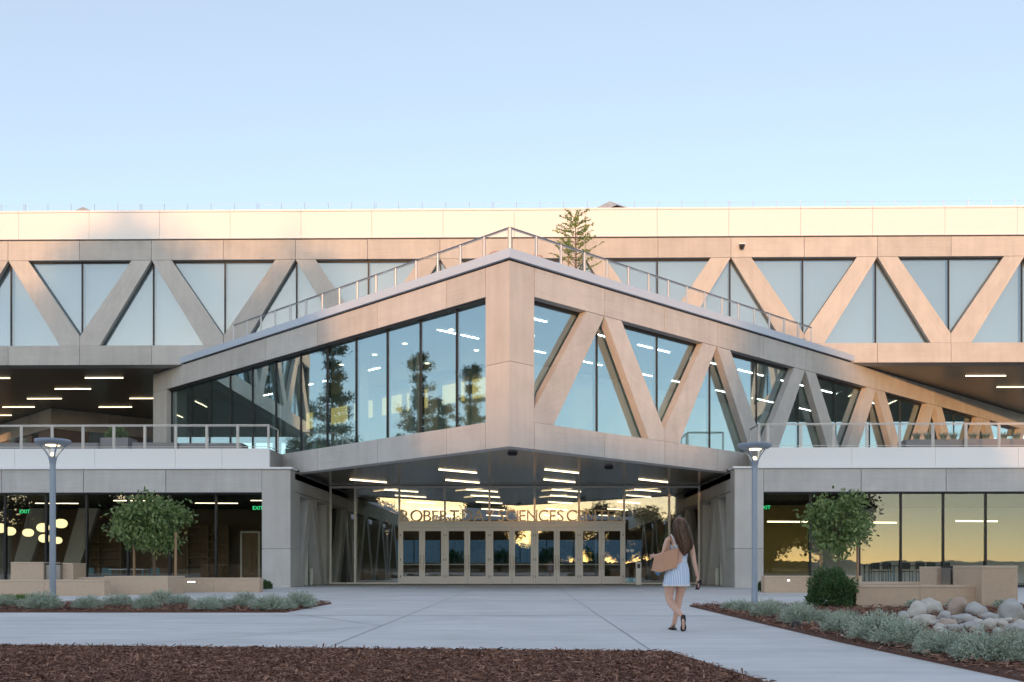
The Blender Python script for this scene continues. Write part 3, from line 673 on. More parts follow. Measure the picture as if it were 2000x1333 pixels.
railing('roof_railing', nR, ZR, 'blue grey roof railing climbing to the corner above the zigzag braces', 'railtop', 'galv', 1.0)
def handrail(s0, s1, d, z, label, fr=fl):
    a, b = fr(s0, z, d), fr(s1, z, d); o = empty('stair_handrail', (a.x, a.y, Z23 + .22), None, label, 'handrail')
    m = MB(); m.tube([a, b], .024, 6); m.tube([a - Vector((0, 0, .32)), a], .02, 6); m.build('handrail', 'railtop', o)
    for s in (s0, (s0 + s1) / 2, s1): p = fr(s, z, d); m = MB(); m.tube([(p.x, p.y, Z23 + .22), p], .02, 6); m.build('post', 'galv', o)
handrail(1.5, 5.2, -2.2, 12.95, 'short inner handrail on the roof deck nearest the corner and red chairs'); handrail(6.2, 9.4, -2.2, 12.72, 'middle inner handrail on the roof deck beside the tawny grasses'); handrail(11.5, 15.4, -2.2, 12.7, 'inner handrail on the roof deck furthest from the corner')
# cable guard along the roof edge of the bar
guard = empty('roof_cable_guard', (xa, YB + 1.0, 20.2), None, 'thin steel posts and cables along the flat roof edge', 'guard rail')
YG = YB + 1.0; uu = 3.0; us = []
for k in range(-12, 58):
    x = PX(3, YG) + k * 1.30
    if x > xb - 1 or x < xa + 1: continue
    pair = (k % 5 == 1)
    for dx in ((-.05, .05) if pair else (0,)):
        m = MB(); m.tube([(x + dx, YG, 20.0), (x + dx, YG, 21.05)], .015, 5); m.build('post', 'galv', guard)
for z in (20.95, 20.6):
    m = MB(); m.tube([(xa + 1, YG, z), (xb - 1, YG, z)], .006, 4); m.build('cable', 'galv', guard)

# ------------------------------------------------------------------ street lamps
def street_lamp(x, y, h, label):
    o = empty('street_lamp', (x, y, 0), None, label, 'lamp post', 'lamp posts by the plaza')
    m = MB(); m.lathe([(.13, 0), (.13, .03), (.085, .06), (.075, .3), (.07, h - .62)], (x, y, 0), 16); m.build('pole', 'pole', o, smooth=True)
    m = MB(); m.lathe([(.07, 0), (.085, .1), (.10, .16), (.075, .2), (.0, .2)], (x, y, h - .62), 16); m.build('collar', 'pole', o, smooth=True)
    m = MB()
    for k in range(4):
        a = math.pi / 4 + k * math.pi / 2; c, s = math.cos(a), math.sin(a)
        m.tube([(x + .07 * c, y + .07 * s, h - .46), (x + .17 * c, y + .17 * s, h - .30), (x + .33 * c, y + .33 * s, h - .13)], [.022, .02, .02], 6)
    m.build('bracket', 'pole', o)
    m = MB(); m.lathe([(.16, -.15), (.34, -.135), (.405, -.09), (.42, -.05), (.40, -.015), (.2, .0), (.0, .005)], (x, y, h), 32); m.build('canopy', 'pole', o, smooth=True)
    m = MB(); m.lathe([(.0, -.17), (.15, -.165), (.17, -.15), (.17, -.12)], (x, y, h), 24); m.build('lens', 'lamp', o, smooth=True)
    m = MB(); m.lathe([(.0, .0), (.035, .0), (.05, .05), (.03, .10), (.0, .10)], (x, y, h - .43), 12); m.build('bulb', 'lamp', o, smooth=True)
    return o
p = G(103, 1181); lampA = street_lamp(p.x, p.y, P(103, 858, p.y).z, 'blue grey lamp post among shrubs before the room with pendant lamps')
p = G(1474, 1180); lampB = street_lamp(p.x, p.y, P(1474, 866, p.y).z, 'blue grey lamp post beside the concrete pier near the woman')

# ------------------------------------------------------------------ low walls, planters
def seat_wall(name, u0, u1, Y, ztop, depth, label, joints=(), cat='wall', cap=True):
    x0, x1 = PX(u0, Y), PX(u1, Y); o = empty(name, (x0, Y, 0), None, label, cat)
    js = [x0] + [PX(j, Y) for j in joints] + [x1]
    for a, b in zip(js, js[1:]):
        m = MB(); m.box(a + .004, b - .004, Y, Y + depth, -.02, ztop - .055); m.build('wall_panel', 'tan', o)
        if cap: m = MB(); m.box(a + .003, b - .003, Y - .012, Y + depth + .01, ztop - .05, ztop); m.build('coping', 'tancap', o)
    return o
def zat(v, Y): return P(1000, v, Y).z
seat_wall('seat_wall', -120, 204, 31, zat(1133, 31), .45, 'long low tan seat wall behind the lamp post and shrubs', (86,))
seat_wall('planter_block', 203, 328, 32.2, zat(1126, 32.2), 1.6, 'tan concrete block at the end of the long seat wall under the round tree')
seat_wall('seat_wall', 330, 507, 35.6, zat(1129, 35.6), .5, 'low tan wall with a lit strip lamp next to the grey pier', (418,))
seat_wall('planter_block', 21, 85, 34, zat(1098, 34), 1.2, 'tall tan block beside the stainless bin and lamp post', cap=True)
seat_wall('planter_block', 119, 143, 34.3, zat(1100, 34.3), 1.0, 'small tan block behind the stainless bin near the lamp post')
seat_wall('seat_wall', 143, 208, 34.6, zat(1128, 34.6), .5, 'short tan wall piece between small block and round tree')
seat_wall('seat_wall', 1493, 1684, 35.3, zat(1125, 35.3), .5, 'low tan wall with small square lamp behind the green bush')
seat_wall('seat_wall', 1672, 1916, 21.3, zat(1143, 21.3), .45, 'low tan seat wall behind the boulders and mulch', (1797,))
seat_wall('planter_block', 1917, 1988, 21.0, zat(1105, 21.0), 1.4, 'tall tan concrete block at the end of the seat wall by the boulders')
seat_wall('planter_block', 1829, 1860, 23.2, zat(1107, 23.2), 1.0, 'tan block behind the seat wall beside the stainless bin')
seat_wall('seat_wall', 1684, 1828, 24.2, zat(1137, 24.2), .5, 'upper tan wall step behind the seat wall')
def wall_lamp(u, v, Y, w, h, label):
    p = P(u, v, Y); o = empty('wall_lamp', (p.x, Y, p.z), None, label, 'lamp')
    m = MB(); m.box(p.x - w, p.x + w, Y - .012, Y - .001, p.z - h, p.z + h); m.build('housing', 'steel', o)
    m = MB(); m.box(p.x - w * .85, p.x + w * .85, Y - .02, Y - .0125, p.z - h * .6, p.z + h * .6); m.build('lens', 'walllamp', o)
wall_lamp(374, 1137, 35.6, .17, .045, 'lit horizontal strip lamp set in the low tan wall'); wall_lamp(1540, 1134, 35.3, .055, .05, 'small square lamp set in the low tan wall behind the bush')
def bin_(u0, u1, Y, z0, z1, label):
    x0, x1 = PX(u0, Y), PX(u1, Y); o = empty('litter_bin', (x0, Y, 0), None, label, 'bin')
    m = MB(); m.box(x0, x1, Y, Y + (x1 - x0), z0, z1 - .05); m.build('body', 'steel', o)
    m = MB(); m.box(x0 - .01, x1 + .01, Y - .01, Y + (x1 - x0) + .01, z1 - .045, z1); m.build('lid', 'black', o)
    m = MB(); m.box(x0 + .02, x0 + .03, Y - .012, Y - .001, z0 + .05, z1 - .08); m.build('door_edge', 'black', o)
bin_(88, 117, 34.1, 0, zat(1101, 34.1), 'stainless litter bin between two tan blocks near the lamp post'); bin_(1856, 1897, 22.6, 0, zat(1106, 22.6), 'stainless litter bin with black lid behind the seat wall')
p = P(1247, 1120, 51.0); o = empty('access_post', (p.x, 51.0, 0), None, 'pale steel post with door opener buttons beside the entrance doors', 'post')
m = MB(); m.box(p.x - .13, p.x + .13, 50.9, 51.15, 0, 1.15); m.build('body', 'frame', o)
m = MB(); m.box(p.x - .07, p.x + .07, 50.885, 50.899, .85, 1.08); m.build('reader', 'black', o)
for z in (.62, .2): m = MB(); m.box(p.x - .06, p.x + .06, 50.885, 50.899, z, z + .12); m.build('push_plate', 'white', o)
# white round symbols on the side pane
p = P(1226, 1076, YD - .03)
for k, nm in enumerate(('round', 'square')):
    x = p.x + k * .23; m = MB()
    if k == 0: m.lathe([(.0, 0), (.085, 0), (.085, .01), (.0, .01)], (0, 0, 0), 20)
    else: m.box(-.08, .08, -.08, .08, 0, .01)
    for q in range(len(m.v)): v = m.v[q]; m.v[q] = Vector((x + v.x, YD - .03 - v.z, p.z + v.y))
    m.face([(x - .02, YD - .045, p.z - .05), (x + .05, YD - .045, p.z - .05), (x + .03, YD - .045, p.z + .05), (x - .03, YD - .045, p.z + .03)])
    tag(m.build('glass_decal', 'white'), ('round white symbol sticker on the glass beside the doors', 'square white symbol sticker on the glass beside the doors')[k], 'sticker')

# ------------------------------------------------------------------ rooms behind the ground floor glass
def pendant(u, v, Y, r, label=None):
    p = P(u, v, Y); o = empty('pendant_lamp', (p.x, Y, p.z), None, 'glowing rounded paper pendant lamp in the room behind the lamp post', 'pendant lamp', 'pendant lamps in the reading room')
    prof = [(r * math.sin(a) ** .8 if 0 < a < math.pi else 0.0, -r * .74 * math.cos(a)) for a in [math.pi * i / 12 for i in range(13)]]
    m = MB(); m.lathe(prof, p, 20); m.build('shade', 'globe', o, smooth=True)
    m = MB(); m.tube([(p.x, Y, p.z + r * .74), (p.x, Y, 4.3)], .012, 5); m.build('cord', 'black', o)
for u, v, Y, r in ((0, 1032, 50, .33), (19, 1038, 51, .30), (55, 1041, 49.5, .27), (84, 1031, 50, .31), (119, 1023, 49, .31), (87, 1052, 51.5, .30), (112, 1056, 50.5, .24)): pendant(u, v, Y, r)
def bookcase(x0, x1, y, label):
    o = empty('bookcase', (x0, y, 0), None, label, 'bookcase')
    n = max(1, round((x1 - x0) / 1.1))
    for i in range(n + 1): x = x0 + (x1 - x0) * i / n; m = MB(); m.box(x - .03, x + .03, y, y + .4, 0, 3.3); m.build('upright', 'shelfwood', o)
    for k in range(8):
        m = MB(); m.box(x0 + .03, x1 - .03, y + .003, y + .397, .1 + k * .44, .14 + k * .44); m.build('shelf', 'shelfwood', o)
    m = MB(); m.box(x0, x1, y + .401, y + .43, 0, 3.3); m.build('back_panel', 'woodwall', o)
bookcase(PX(150, 56), PX(235, 56), 56, 'wide empty timber bookcase near the pendant lamps'); bookcase(PX(366, 56), PX(445, 56), 56, 'empty timber bookcase beside the inner door')
def table(x, y, w, h, label, mat='white', legs='teal'):
    o = empty('table', (x, y, 0), None, label, 'table')
    m = MB(); m.box(x - w / 2, x + w / 2, y - .4, y + .4, h - .04, h); m.build('tabletop', mat, o)
    for sx in (-1, 1):
        for sy in (-.33, .33): m = MB(); xx = x + sx * (w / 2 - .08); m.box(xx - .03, xx + .03, y + sy - .03, y + sy + .03, 0, h - .042); m.build('leg', legs, o)
table(PX(253, 47.5), 47.5, 1.7, .82, 'pale table in the room behind the round tree'); table(PX(1790, 48), 48, 2.6, 1.0, 'high dark table with teal frame behind the glass', 'black', 'teal'); table(PX(1722, 48.6), 48.6, 1.6, 1.0, 'high dark table next to the teal framed one', 'black', 'black')
def chair(x, y, label, h=.46, mat='teal', group='chairs behind the ground floor glass'):
    o = empty('chair', (x, y, 0), None, label, 'chair', group)
    m = MB(); m.box(x - .22, x + .22, y - .22, y + .22, h - .04, h); m.build('seat', mat, o)
    m = MB(); m.box(x - .22, x + .22, y + .19, y + .23, h + .08, h + .42); m.box(x - .2, x - .17, y + .2, y + .22, h, h + .1); m.box(x + .17, x + .2, y + .2, y + .22, h, h + .1); m.build('backrest', mat, o)
    for sx in (-.19, .19):
        for sy in (-.19, .19): m = MB(); m.box(x + sx - .015, x + sx + .015, y + sy - .015, y + sy + .015, 0, h - .042); m.build('leg', 'black', o)
for u in (172, 205, 300): chair(PX(u, 48.3), 48.3, 'teal chair standing by the pale table behind the glass')
for u in (1712, 1735, 1772, 1800, 1822, 1850): chair(PX(u, 49.5), 49.5, 'dark high stool at the high tables behind the glass', .72, 'black', 'stools at the high tables')
m = MB(); m.box(PX(22, 57), PX(150, 57), 57.0, 57.1, 0, 4.25); m.build('room_wall', 'woodwall', GW)
m = MB(); m.box(-30, -11.4, 57.2, 57.3, 0, 4.25); m.build('room_wall', 'woodwall', GW)
for u in (15, 112):        # teal glazed slope seen between the pendant lamps
    MB().prism(frame((PX(u, 55), 55, 0), (1, 0, 0), (0, -1, 0)), [(0, 0), (.9, 0), (2.3, 4.2), (1.2, 4.2)], 0, -.3, ax=(1, 3)).build('inner_brace', 'conc_brace', GW)
m = MB(); m.box(PX(470, 55), PX(470, 55) + .1, 54.9, 55, 0, 2.8); m.box(PX(505, 55), PX(505, 55) + .1, 54.9, 55, 0, 2.8); m.box(PX(470, 55), PX(505, 55) + .1, 54.9, 55, 2.8, 2.92); m.build('inner_door_frame', 'frame', GW)
m = MB(); m.box(PX(470, 55) + .1, PX(505, 55), 54.95, 55, 0, 2.8); m.build('inner_door', 'shelfwood', GW)
M['ochre'] = plain('ochre felt wall', (0.34, 0.24, 0.07), 0.8, 0, .08)
m = MB(); m.box(10.6, PX(1578, 53), 52.9, 53, 0, 4.2); m.build('room_wall', 'ochre', GE)
m = MB(); m.box(PX(1578, 55), 34, 56.9, 57, 0, 4.25); m.build('room_wall', 'plaster', GE)
m = MB(); m.box(10.6, 34, 57.2, 57.3, 0, 4.25); m.build('room_wall', 'woodwall', GE)
for (x, y) in ((12.2, 50.5), (17.0, 51.5), (21.5, 50), (26, 51)):
    lamp_strip(GE, (x, y, 0), (x + 2.2, y + .3, 0), 3.2); 
for (x, y) in ((-14, 50), (-17.5, 52), (-21, 50), (-26, 52)):
    lamp_strip(GW, (x, y, 0), (x + 2.2, y + .2, 0), 4.28)

# ------------------------------------------------------------------ vegetation
def tree_meshes(h, cw, chh, trunk_h, nleaf, leaf, matl, seed, droop=.4, clumps=46, cone=0.0, tr=.05, gap=.0):
    r = np.random.default_rng(seed); cz = trunk_h + chh / 2
    tm = MB(); tm.tube([(0, 0, -.05), (r.normal(0, .03), r.normal(0, .03), trunk_h * .5), (0, 0, trunk_h), (.03, .02, cz + chh * .25)], [tr * 1.25, tr, tr * .85, tr * .3], 8)
    cen = []
    for i in range(clumps):
        d = r.normal(size=3); d /= np.linalg.norm(d); rad = r.uniform(.45, 1.0) ** .6
        f = 1 - cone * max(0, d[2])
        c = np.array([d[0] * cw / 2 * rad * f, d[1] * cw / 2 * rad * f, cz + d[2] * chh / 2 * rad]); cen.append(c)
        t0 = np.array([0, 0, trunk_h + (c[2] - trunk_h) * .35]); mid = (t0 + c) / 2 + [0, 0, .08 * h]
        tm.tube([t0, mid, c], [tr * .35, tr * .22, tr * .08], 5, cap=False)
    cen = np.array(cen); per = nleaf // clumps
    C = (cen[:, None, :] + r.normal(size=(clumps, per, 3)) * np.array([cw, cw, chh * .9]) * (.085 if clumps > 34 else .10)).reshape(-1, 3)
    D = r.normal(size=C.shape); D[:, 2] -= droop * 2
    V, Fq = leaves(C, D, leaf * r.uniform(.7, 1.25, len(C)), leaf * .48)
    return tm, npmesh('crown', V, Fq, matl)
def mb_mesh(mb, name, mat):
    o = mb.build(name, mat); me = o.data; COL.objects.unlink(o); bpy.data.objects.remove(o); return me
def place_tree(name, tms, loc, label, cat='tree', group=None, rot=0, scale=1.0):
    o = empty(name, loc, None, label, cat, group); o.rotation_euler.z = rot; o.scale = (scale,) * 3
    for nm, me in zip(('trunk', 'crown'), tms): c = bpy.data.objects.new(nm, me); COL.objects.link(c); c.parent = o
    return o
def staked_tree(u, Y, zc, cw, ch, trunk_h, seed, label, stakes, nl=5600, cl=34):
    x = PX(u, Y); tm, cr = tree_meshes(trunk_h + ch, cw, ch, trunk_h, nl, .19, 'leaf', seed, clumps=cl, tr=.055)
    o = place_tree('staked_tree', (mb_mesh(tm, 'trunk', 'bark'), cr), (x, Y, 0), label)
    for us, yy in stakes:
        m = MB(); xs_ = PX(us, Y + yy); m.tube([(xs_, Y + yy, 0), (xs_, Y + yy, zc)], .045, 8); c = m.build('stake', 'stake', None); c.parent = o; c.location = Vector((0, 0, 0)) - Vector((x, Y, 0))
    return o
staked_tree(300, 34.6, 2.1, 2.35, 1.85, 1.5, 21, 'round leafy young tree held by two stakes behind the tan block', ((262, .4), (343, -.6)), 6400)
staked_tree(1637, 34.0, 1.95, 1.95, 2.0, 1.5, 38, 'staked young tree with open crown above the round green bush', ((1603, .4), (1675, .5)), 3400, 20)
# dense round bush
def bush_mesh(w, h, n, leaf, seed, matl):
    r = np.random.default_rng(seed); d = r.normal(size=(n, 3)); d /= np.linalg.norm(d, axis=1, keepdims=True); d[:, 2] = np.abs(d[:, 2]) * 1.0 - .12
    lump = np.array([.86 + .30 * mnoise.noise(Vector(x) * 2.3 + Vector((seed, 0, 0))) for x in d.tolist()])
    rad = (r.uniform(.35, 1, n) ** .45) * lump
    C = np.stack([d[:, 0] * w / 2 * rad, d[:, 1] * w / 2 * rad, .05 + (d[:, 2] + .12) * h * .88 * rad], 1); C[:, 2] = np.abs(C[:, 2])
    D = d + r.normal(size=(n, 3)) * .7 + [0, 0, .4]; V, Fq = leaves(C, D, leaf * r.uniform(.6, 1.3, n), leaf * .42); return npmesh('foliage', V, Fq, matl)
p = G(1625, 1190); o = empty('round_bush', (p.x, p.y, 0.02), None, 'big dense dark green bush below the staked tree', 'bush'); c = meshobj('foliage', bush_mesh(1.28, 1.02, 7000, .075, 5, 'leafbush'), o, o.location)
m = MB(); 
for k in range(7): a = k * .9; m.tube([(p.x, p.y, 0), (p.x + .15 * math.cos(a), p.y + .15 * math.sin(a), .35), (p.x + .4 * math.cos(a), p.y + .4 * math.sin(a), .7)], [.02, .014, .006], 5)
m.build('stem', 'bark', o)
for u, v, wd, lab in ((519, 1153, .55, 'small green shrub tucked between the tan wall and grey pier'), (1487, 1157, .5, 'small green shrub at the foot of the pier behind the lamp post')):
    q = G(u, v); o = empty('small_shrub', (q.x, q.y, 0), None, lab, 'shrub'); meshobj('foliage', bush_mesh(wd, .42, 1400, .07, int(u), 'leafbush'), o, o.location)
    m = MB(); m.tube([(q.x, q.y, -.02), (q.x, q.y, .2)], .015, 5); m.build('stem', 'bark', o)
# silvery shrubs
def silver_mesh(seed):
    r = np.random.default_rng(seed); ns = 520
    d = r.normal(size=(ns, 3)); d[:, 2] = np.abs(d[:, 2]) * .75 + .05; d /= np.linalg.norm(d, axis=1, keepdims=True)
    Ls = r.uniform(.30, .43, ns) * (1 + .12 * np.sin(np.arctan2(d[:, 1], d[:, 0]) * 3 + seed))
    CC, DD = [], []
    for i in range(ns):
        bend = np.array([0, 0, .10]); nl = 17
        for t in np.linspace(.30, 1, nl):
            p = d[i] * Ls[i] * t + bend * t * t * Ls[i]; p = p * [1.0, 1.0, .92]
            q = d[i] * .9 + r.normal(size=3) * .75 + [0, 0, .35]; CC.append(p); DD.append(q)
    C = np.array(CC); C[:, 2] = np.maximum(C[:, 2], .01); V, Fq = leaves(C, np.array(DD), r.uniform(.035, .055, len(C)), .014); return npmesh('foliage', V, Fq, 'silver')
SM = [silver_mesh(k) for k in (1, 2, 3, 4)]
st = MB()
for k in range(9): a = k * .7; st.tube([(0, 0, -.02), (.12 * math.cos(a), .12 * math.sin(a), .16), (.3 * math.cos(a), .3 * math.sin(a), .3)], [.012, .009, .004], 5)
STEM = mb_mesh(st, 'stem', 'bark')
def silver(x, y, s, label, group, i):
    o = empty('silver_shrub', (x, y, .03), None, label, 'shrub', group); o.rotation_euler.z = i * 2.1; s *= random.uniform(.84, 1.12); o.scale = (s, s * random.uniform(.88, 1.05), s * random.uniform(.74, .98))
    for nm, me in (('foliage', SM[i % 4]), ('stem', STEM)): c = bpy.data.objects.new(nm, me); COL.objects.link(c); c.parent = o
for i, (u, v, s) in enumerate(((8, 1188, .95), (82, 1192, .95), (172, 1191, .9), (232, 1186, .85), (285, 1192, .95), (312, 1180, .85), (350, 1184, .85), (378, 1197, 1.0), (420, 1190, .95), (466, 1188, .75), (480, 1180, .8), (512, 1196, .95), (548, 1192, .9), (585, 1187, .95), (-50, 1190, .9))):
    p = G(u, v + 2); silver(p.x, max(p.y, 20.1), s, {1: 'silvery shrub at the foot of the lamp post before the pendant lamp room', 13: 'silvery shrub at the pointed end of the straight bed', 0: 'silvery shrub beside the patch of green grass'}.get(i, 'silvery grey-green shrub in the straight mulch bed before the tan seat walls'), 'silvery shrubs along the straight bed', i)
for i, (u, v, s) in enumerate(((1392, 1186, .82), (1428, 1191, .85), (1465, 1200, .85), (1508, 1188, .8), (1530, 1215, .95), (1560, 1196, .85), (1592, 1232, .92), (1652, 1208, .75), (1672, 1248, .98), (1755, 1258, .95), (1838, 1277, .98), (1925, 1290, .95), (1995, 1288, .95), (1615, 1215, .8), (1716, 1232, .7))):
    p = G(u, v + 9); silver(max(p.x, 4.2), p.y, s * .93, {0: 'silvery shrub at the pointed end of the bed nearest the entrance', 3: 'silvery shrub directly beside the lamp post in the boulder bed', 7: 'silvery shrub directly in front of the big green bush', 12: 'silvery shrub in front of the big grey boulder'}.get(i, 'silvery grey-green shrub in the bed with the boulders'), 'silvery shrubs along the boulder bed', i + 3)
# tiny succulents and green grass tuft
for u, v in ((1740, 1188), (1853, 1192), (1960, 1194)):
    p = G(u, v); o = empty('succulent', (p.x, min(p.y, 20.8), .03), None, 'tiny blue green plant in mulch at the foot of the seat wall', 'plant', 'tiny plants along the seat wall'); me = bush_mesh(.34, .16, 160, .09, u, 'silver'); c = bpy.data.objects.new('leaf_rosette', me); COL.objects.link(c); c.parent = o
def blades(n, w, d, h, seed, mat):
    r = np.random.default_rng(seed); C = np.stack([r.uniform(-w / 2, w / 2, n), r.uniform(-d / 2, d / 2, n), np.zeros(n)], 1); D = np.stack([r.normal(0, .3, n), r.normal(0, .3, n), np.ones(n)], 1)
    V, Fq = leaves(C, D, r.uniform(.5, 1, n) * h, .012); return npmesh('blades', V, Fq, mat)
p = G(40, 1175); o = meshobj('grass_patch', blades(900, 1.1, .8, .22, 3, 'lawn'), None, (p.x, p.y, .02)); tag(o, 'patch of bright green grass between the silvery shrubs', 'grass', kind='stuff')
# ornamental grass on terraces and roof
def fountain(n, rad, h, seed, mat='grassblade'):
    r = np.random.default_rng(seed); V = []; Fq = []
    for i in range(n):
        a = r.uniform(0, 2 * math.pi); l = r.uniform(.6, 1) * h; o = np.array([r.normal(0, .05), r.normal(0, .05), 0]); dr = np.array([math.cos(a), math.sin(a), 0]); sd = np.array([-math.sin(a), math.cos(a), 0]) * .006
        pr = r.uniform(.3, 1) * rad; b = len(V)
        for t in (0, .4, .75, 1): q = o + dr * pr * t * t + np.array([0, 0, l * (t - .35 * t * t * t)]); V += [q - sd, q + sd]
        for k in range(3): Fq.append([b + 2 * k, b + 2 * k + 1, b + 2 * k + 3, b + 2 * k + 2])
    return npmesh('blades', V, Fq, mat)
GR = [fountain(260, .5, .8, 1), fountain(260, .45, .7, 2)]; GS = fountain(240, .38, .75, 4, 'silver')
def tuft(x, y, z, s, label, group, me):
    o = empty('ornamental_grass', (x, y, z), None, label, 'plant', group); o.scale = (s,) * 3; c = bpy.data.objects.new('blades', me); COL.objects.link(c); c.parent = o
for i, s in enumerate((7.2, 8.0, 8.8, 9.5)): p = dia(s, 2.4, Z23 + .22); tuft(p.x, p.y, p.z, 1.1, 'tawny ornamental grass behind the roof railing above the plain glazing', 'roof grasses above the plain glazing', GR[i % 2])
for i, t in enumerate((8.5, 9.3, 10.4, 11.4, 12.3)): p = dia(2.3, t, Z23 + .22); tuft(p.x, p.y, p.z, 1.15, 'tawny ornamental grass behind the roof railing above the zigzag braces', 'roof grasses above the zigzag braces', GR[i % 2])
# terrace planters
def planter(u0, u1, Y, ztop, label):
    x0, x1 = PX(u0, Y), PX(u1, Y); o = empty('terrace_planter', (x0, Y, 5.2), None, label, 'planter')
    m = MB(); m.box(x0, x1, Y, Y + 1.1, 5.2, ztop - .1); m.build('box', 'planter', o)
    m = MB(); m.box(x0 + .06, x1 - .06, Y + .06, Y + 1.04, ztop - .098, ztop - .05); m.build('soil', 'mulch', o)
    m = MB()
    for (a, b, c, d) in ((x0, x1, Y, Y + .055), (x0, x1, Y + 1.045, Y + 1.1), (x0, x0 + .055, Y + .055, Y + 1.045), (x1 - .055, x1, Y + .055, Y + 1.045)): m.box(a, b, c, d, ztop - .1 + .001, ztop)
    m.build('rim', 'planter', o); return o
planter(-60, 190, 46.0, 6.72, 'long grey planter with low plants on the terrace above the pendant lamps'); planter(196, 250, 46.3, 7.0, 'grey planter holding the round terrace shrub'); planter(258, 345, 46.2, 6.75, 'grey planter on the terrace beside the end pier of the glazing'); planter(350, 472, 46.2, 6.72, 'grey planter on the terrace in front of the glazed corner')
planter(1770, 1880, 47.2, 6.95, 'grey planter with grasses on the terrace before the orange braces'); planter(1884, 2040, 47.0, 6.95, 'grey planter with grasses at the far end of the terrace')
q = P(228, 850, 46.8); o = empty('terrace_shrub', (q.x, 46.8, 6.93), None, 'round green shrub in planter on the terrace', 'shrub'); meshobj('foliage', bush_mesh(1.15, .82, 1700, .10, 77, 'leaf'), o, o.location); m = MB(); m.tube([(q.x, 46.8, 6.9), (q.x, 46.8, 7.3)], .03, 6); m.build('stem', 'bark', o)
for i, u in enumerate((25, 75, 95, 118, 45)): tuft(PX(u, 46.5), 46.5, 6.66, .7, 'low silvery plant in the long terrace planter', 'plants in the long terrace planter', GS)
for i, u in enumerate((1790, 1812, 1842, 1862, 1900, 1925, 1960, 1985)): tuft(PX(u, 47.6), 47.6, 6.88, .95, 'spiky silvery grass in the planters before the orange braces', 'grasses before the orange braces', GS)
# roof tree with stakes and two red wire chairs
def spray_tree(h, seed):
    r = np.random.default_rng(seed); tm = MB(); tm.tube([(0, 0, -.05), (.03, 0, h * .5), (0, .02, h * .93)], [.04, .028, .01], 7); C = []; D = []
    for k in range(48):
        z = h * (.24 + .68 * (k / 48)); a = k * 2.4 + r.uniform(-.3, .3); ln = (1.3 - .72 * (k / 48)) * r.uniform(.7, 1.05); e = np.array([math.cos(a) * ln, math.sin(a) * ln, ln * r.uniform(.25, .7)])
        tm.tube([(0, 0, z), tuple(np.array([0, 0, z]) + e * .5 + [0, 0, -.02]), tuple(np.array([0, 0, z]) + e)], [.012, .008, .003], 4, cap=False)
        for t in np.linspace(.25, 1.0, 15):
            for sd in (-1, 1):
                c = np.array([0, 0, z]) + e * t; side = np.array([-math.sin(a), math.cos(a), 0]) * sd; C.append(c); D.append(side * .8 + e * .5 + r.normal(size=3) * .25)
    C = np.array(C); V, Fq = leaves(C, np.array(D), r.uniform(.09, .15, len(C)), .07); return tm, npmesh('crown', V, Fq, 'leafroof')
tm, cr = spray_tree(3.5, 9)
p = dia(1.9, 5.6, Z23 + .22); RT = place_tree('roof_tree', (mb_mesh(tm, 'trunk', 'bark'), cr), p, 'slender staked tree growing on the roof deck near the corner')
for dx in (-.28, .3):
    m = MB(); m.tube([(dx, 0, 0), (dx, 0, 1.7)], .028, 6); c = m.build('stake', 'stake'); c.parent = RT
def wire_chair(s, t, label):
    p = dia(s, t, Z23 + .22); o = empty('wire_chair', p, None, label, 'chair', 'red chairs on the roof deck')
    m = MB()
    for k in range(9):
        a = -.9 + k * .225; m.tube([p + Vector((.30 * math.sin(a), -.1, .42)), p + Vector((.36 * math.sin(a), .22, .62)), p + Vector((.30 * math.sin(a), .34, .95 - .1 * abs(a)))], .009, 4)
    m.tube([p + Vector((.36 * math.sin(-1 + k * .2), .22, .62)) for k in range(11)], .01, 4); m.tube([p + Vector((.30 * math.sin(-.9 + k * .2), .34, .95 - .1 * abs(-.9 + k * .2))) for k in range(10)], .012, 4)
    m.build('shell', 'red', o)
    for sx in (-.2, .2):
        for sy in (-.15, .2): m = MB(); m.tube([p + Vector((sx, sy, 0)), p + Vector((sx * .8, sy * .8, .44))], .012, 5); m.build('leg', 'red', o)
wire_chair(2.0, 1.2, 'red wire chair on the roof deck near the corner railing'); wire_chair(1.2, 2.6, 'red wire chair on the roof deck near the corner railing')

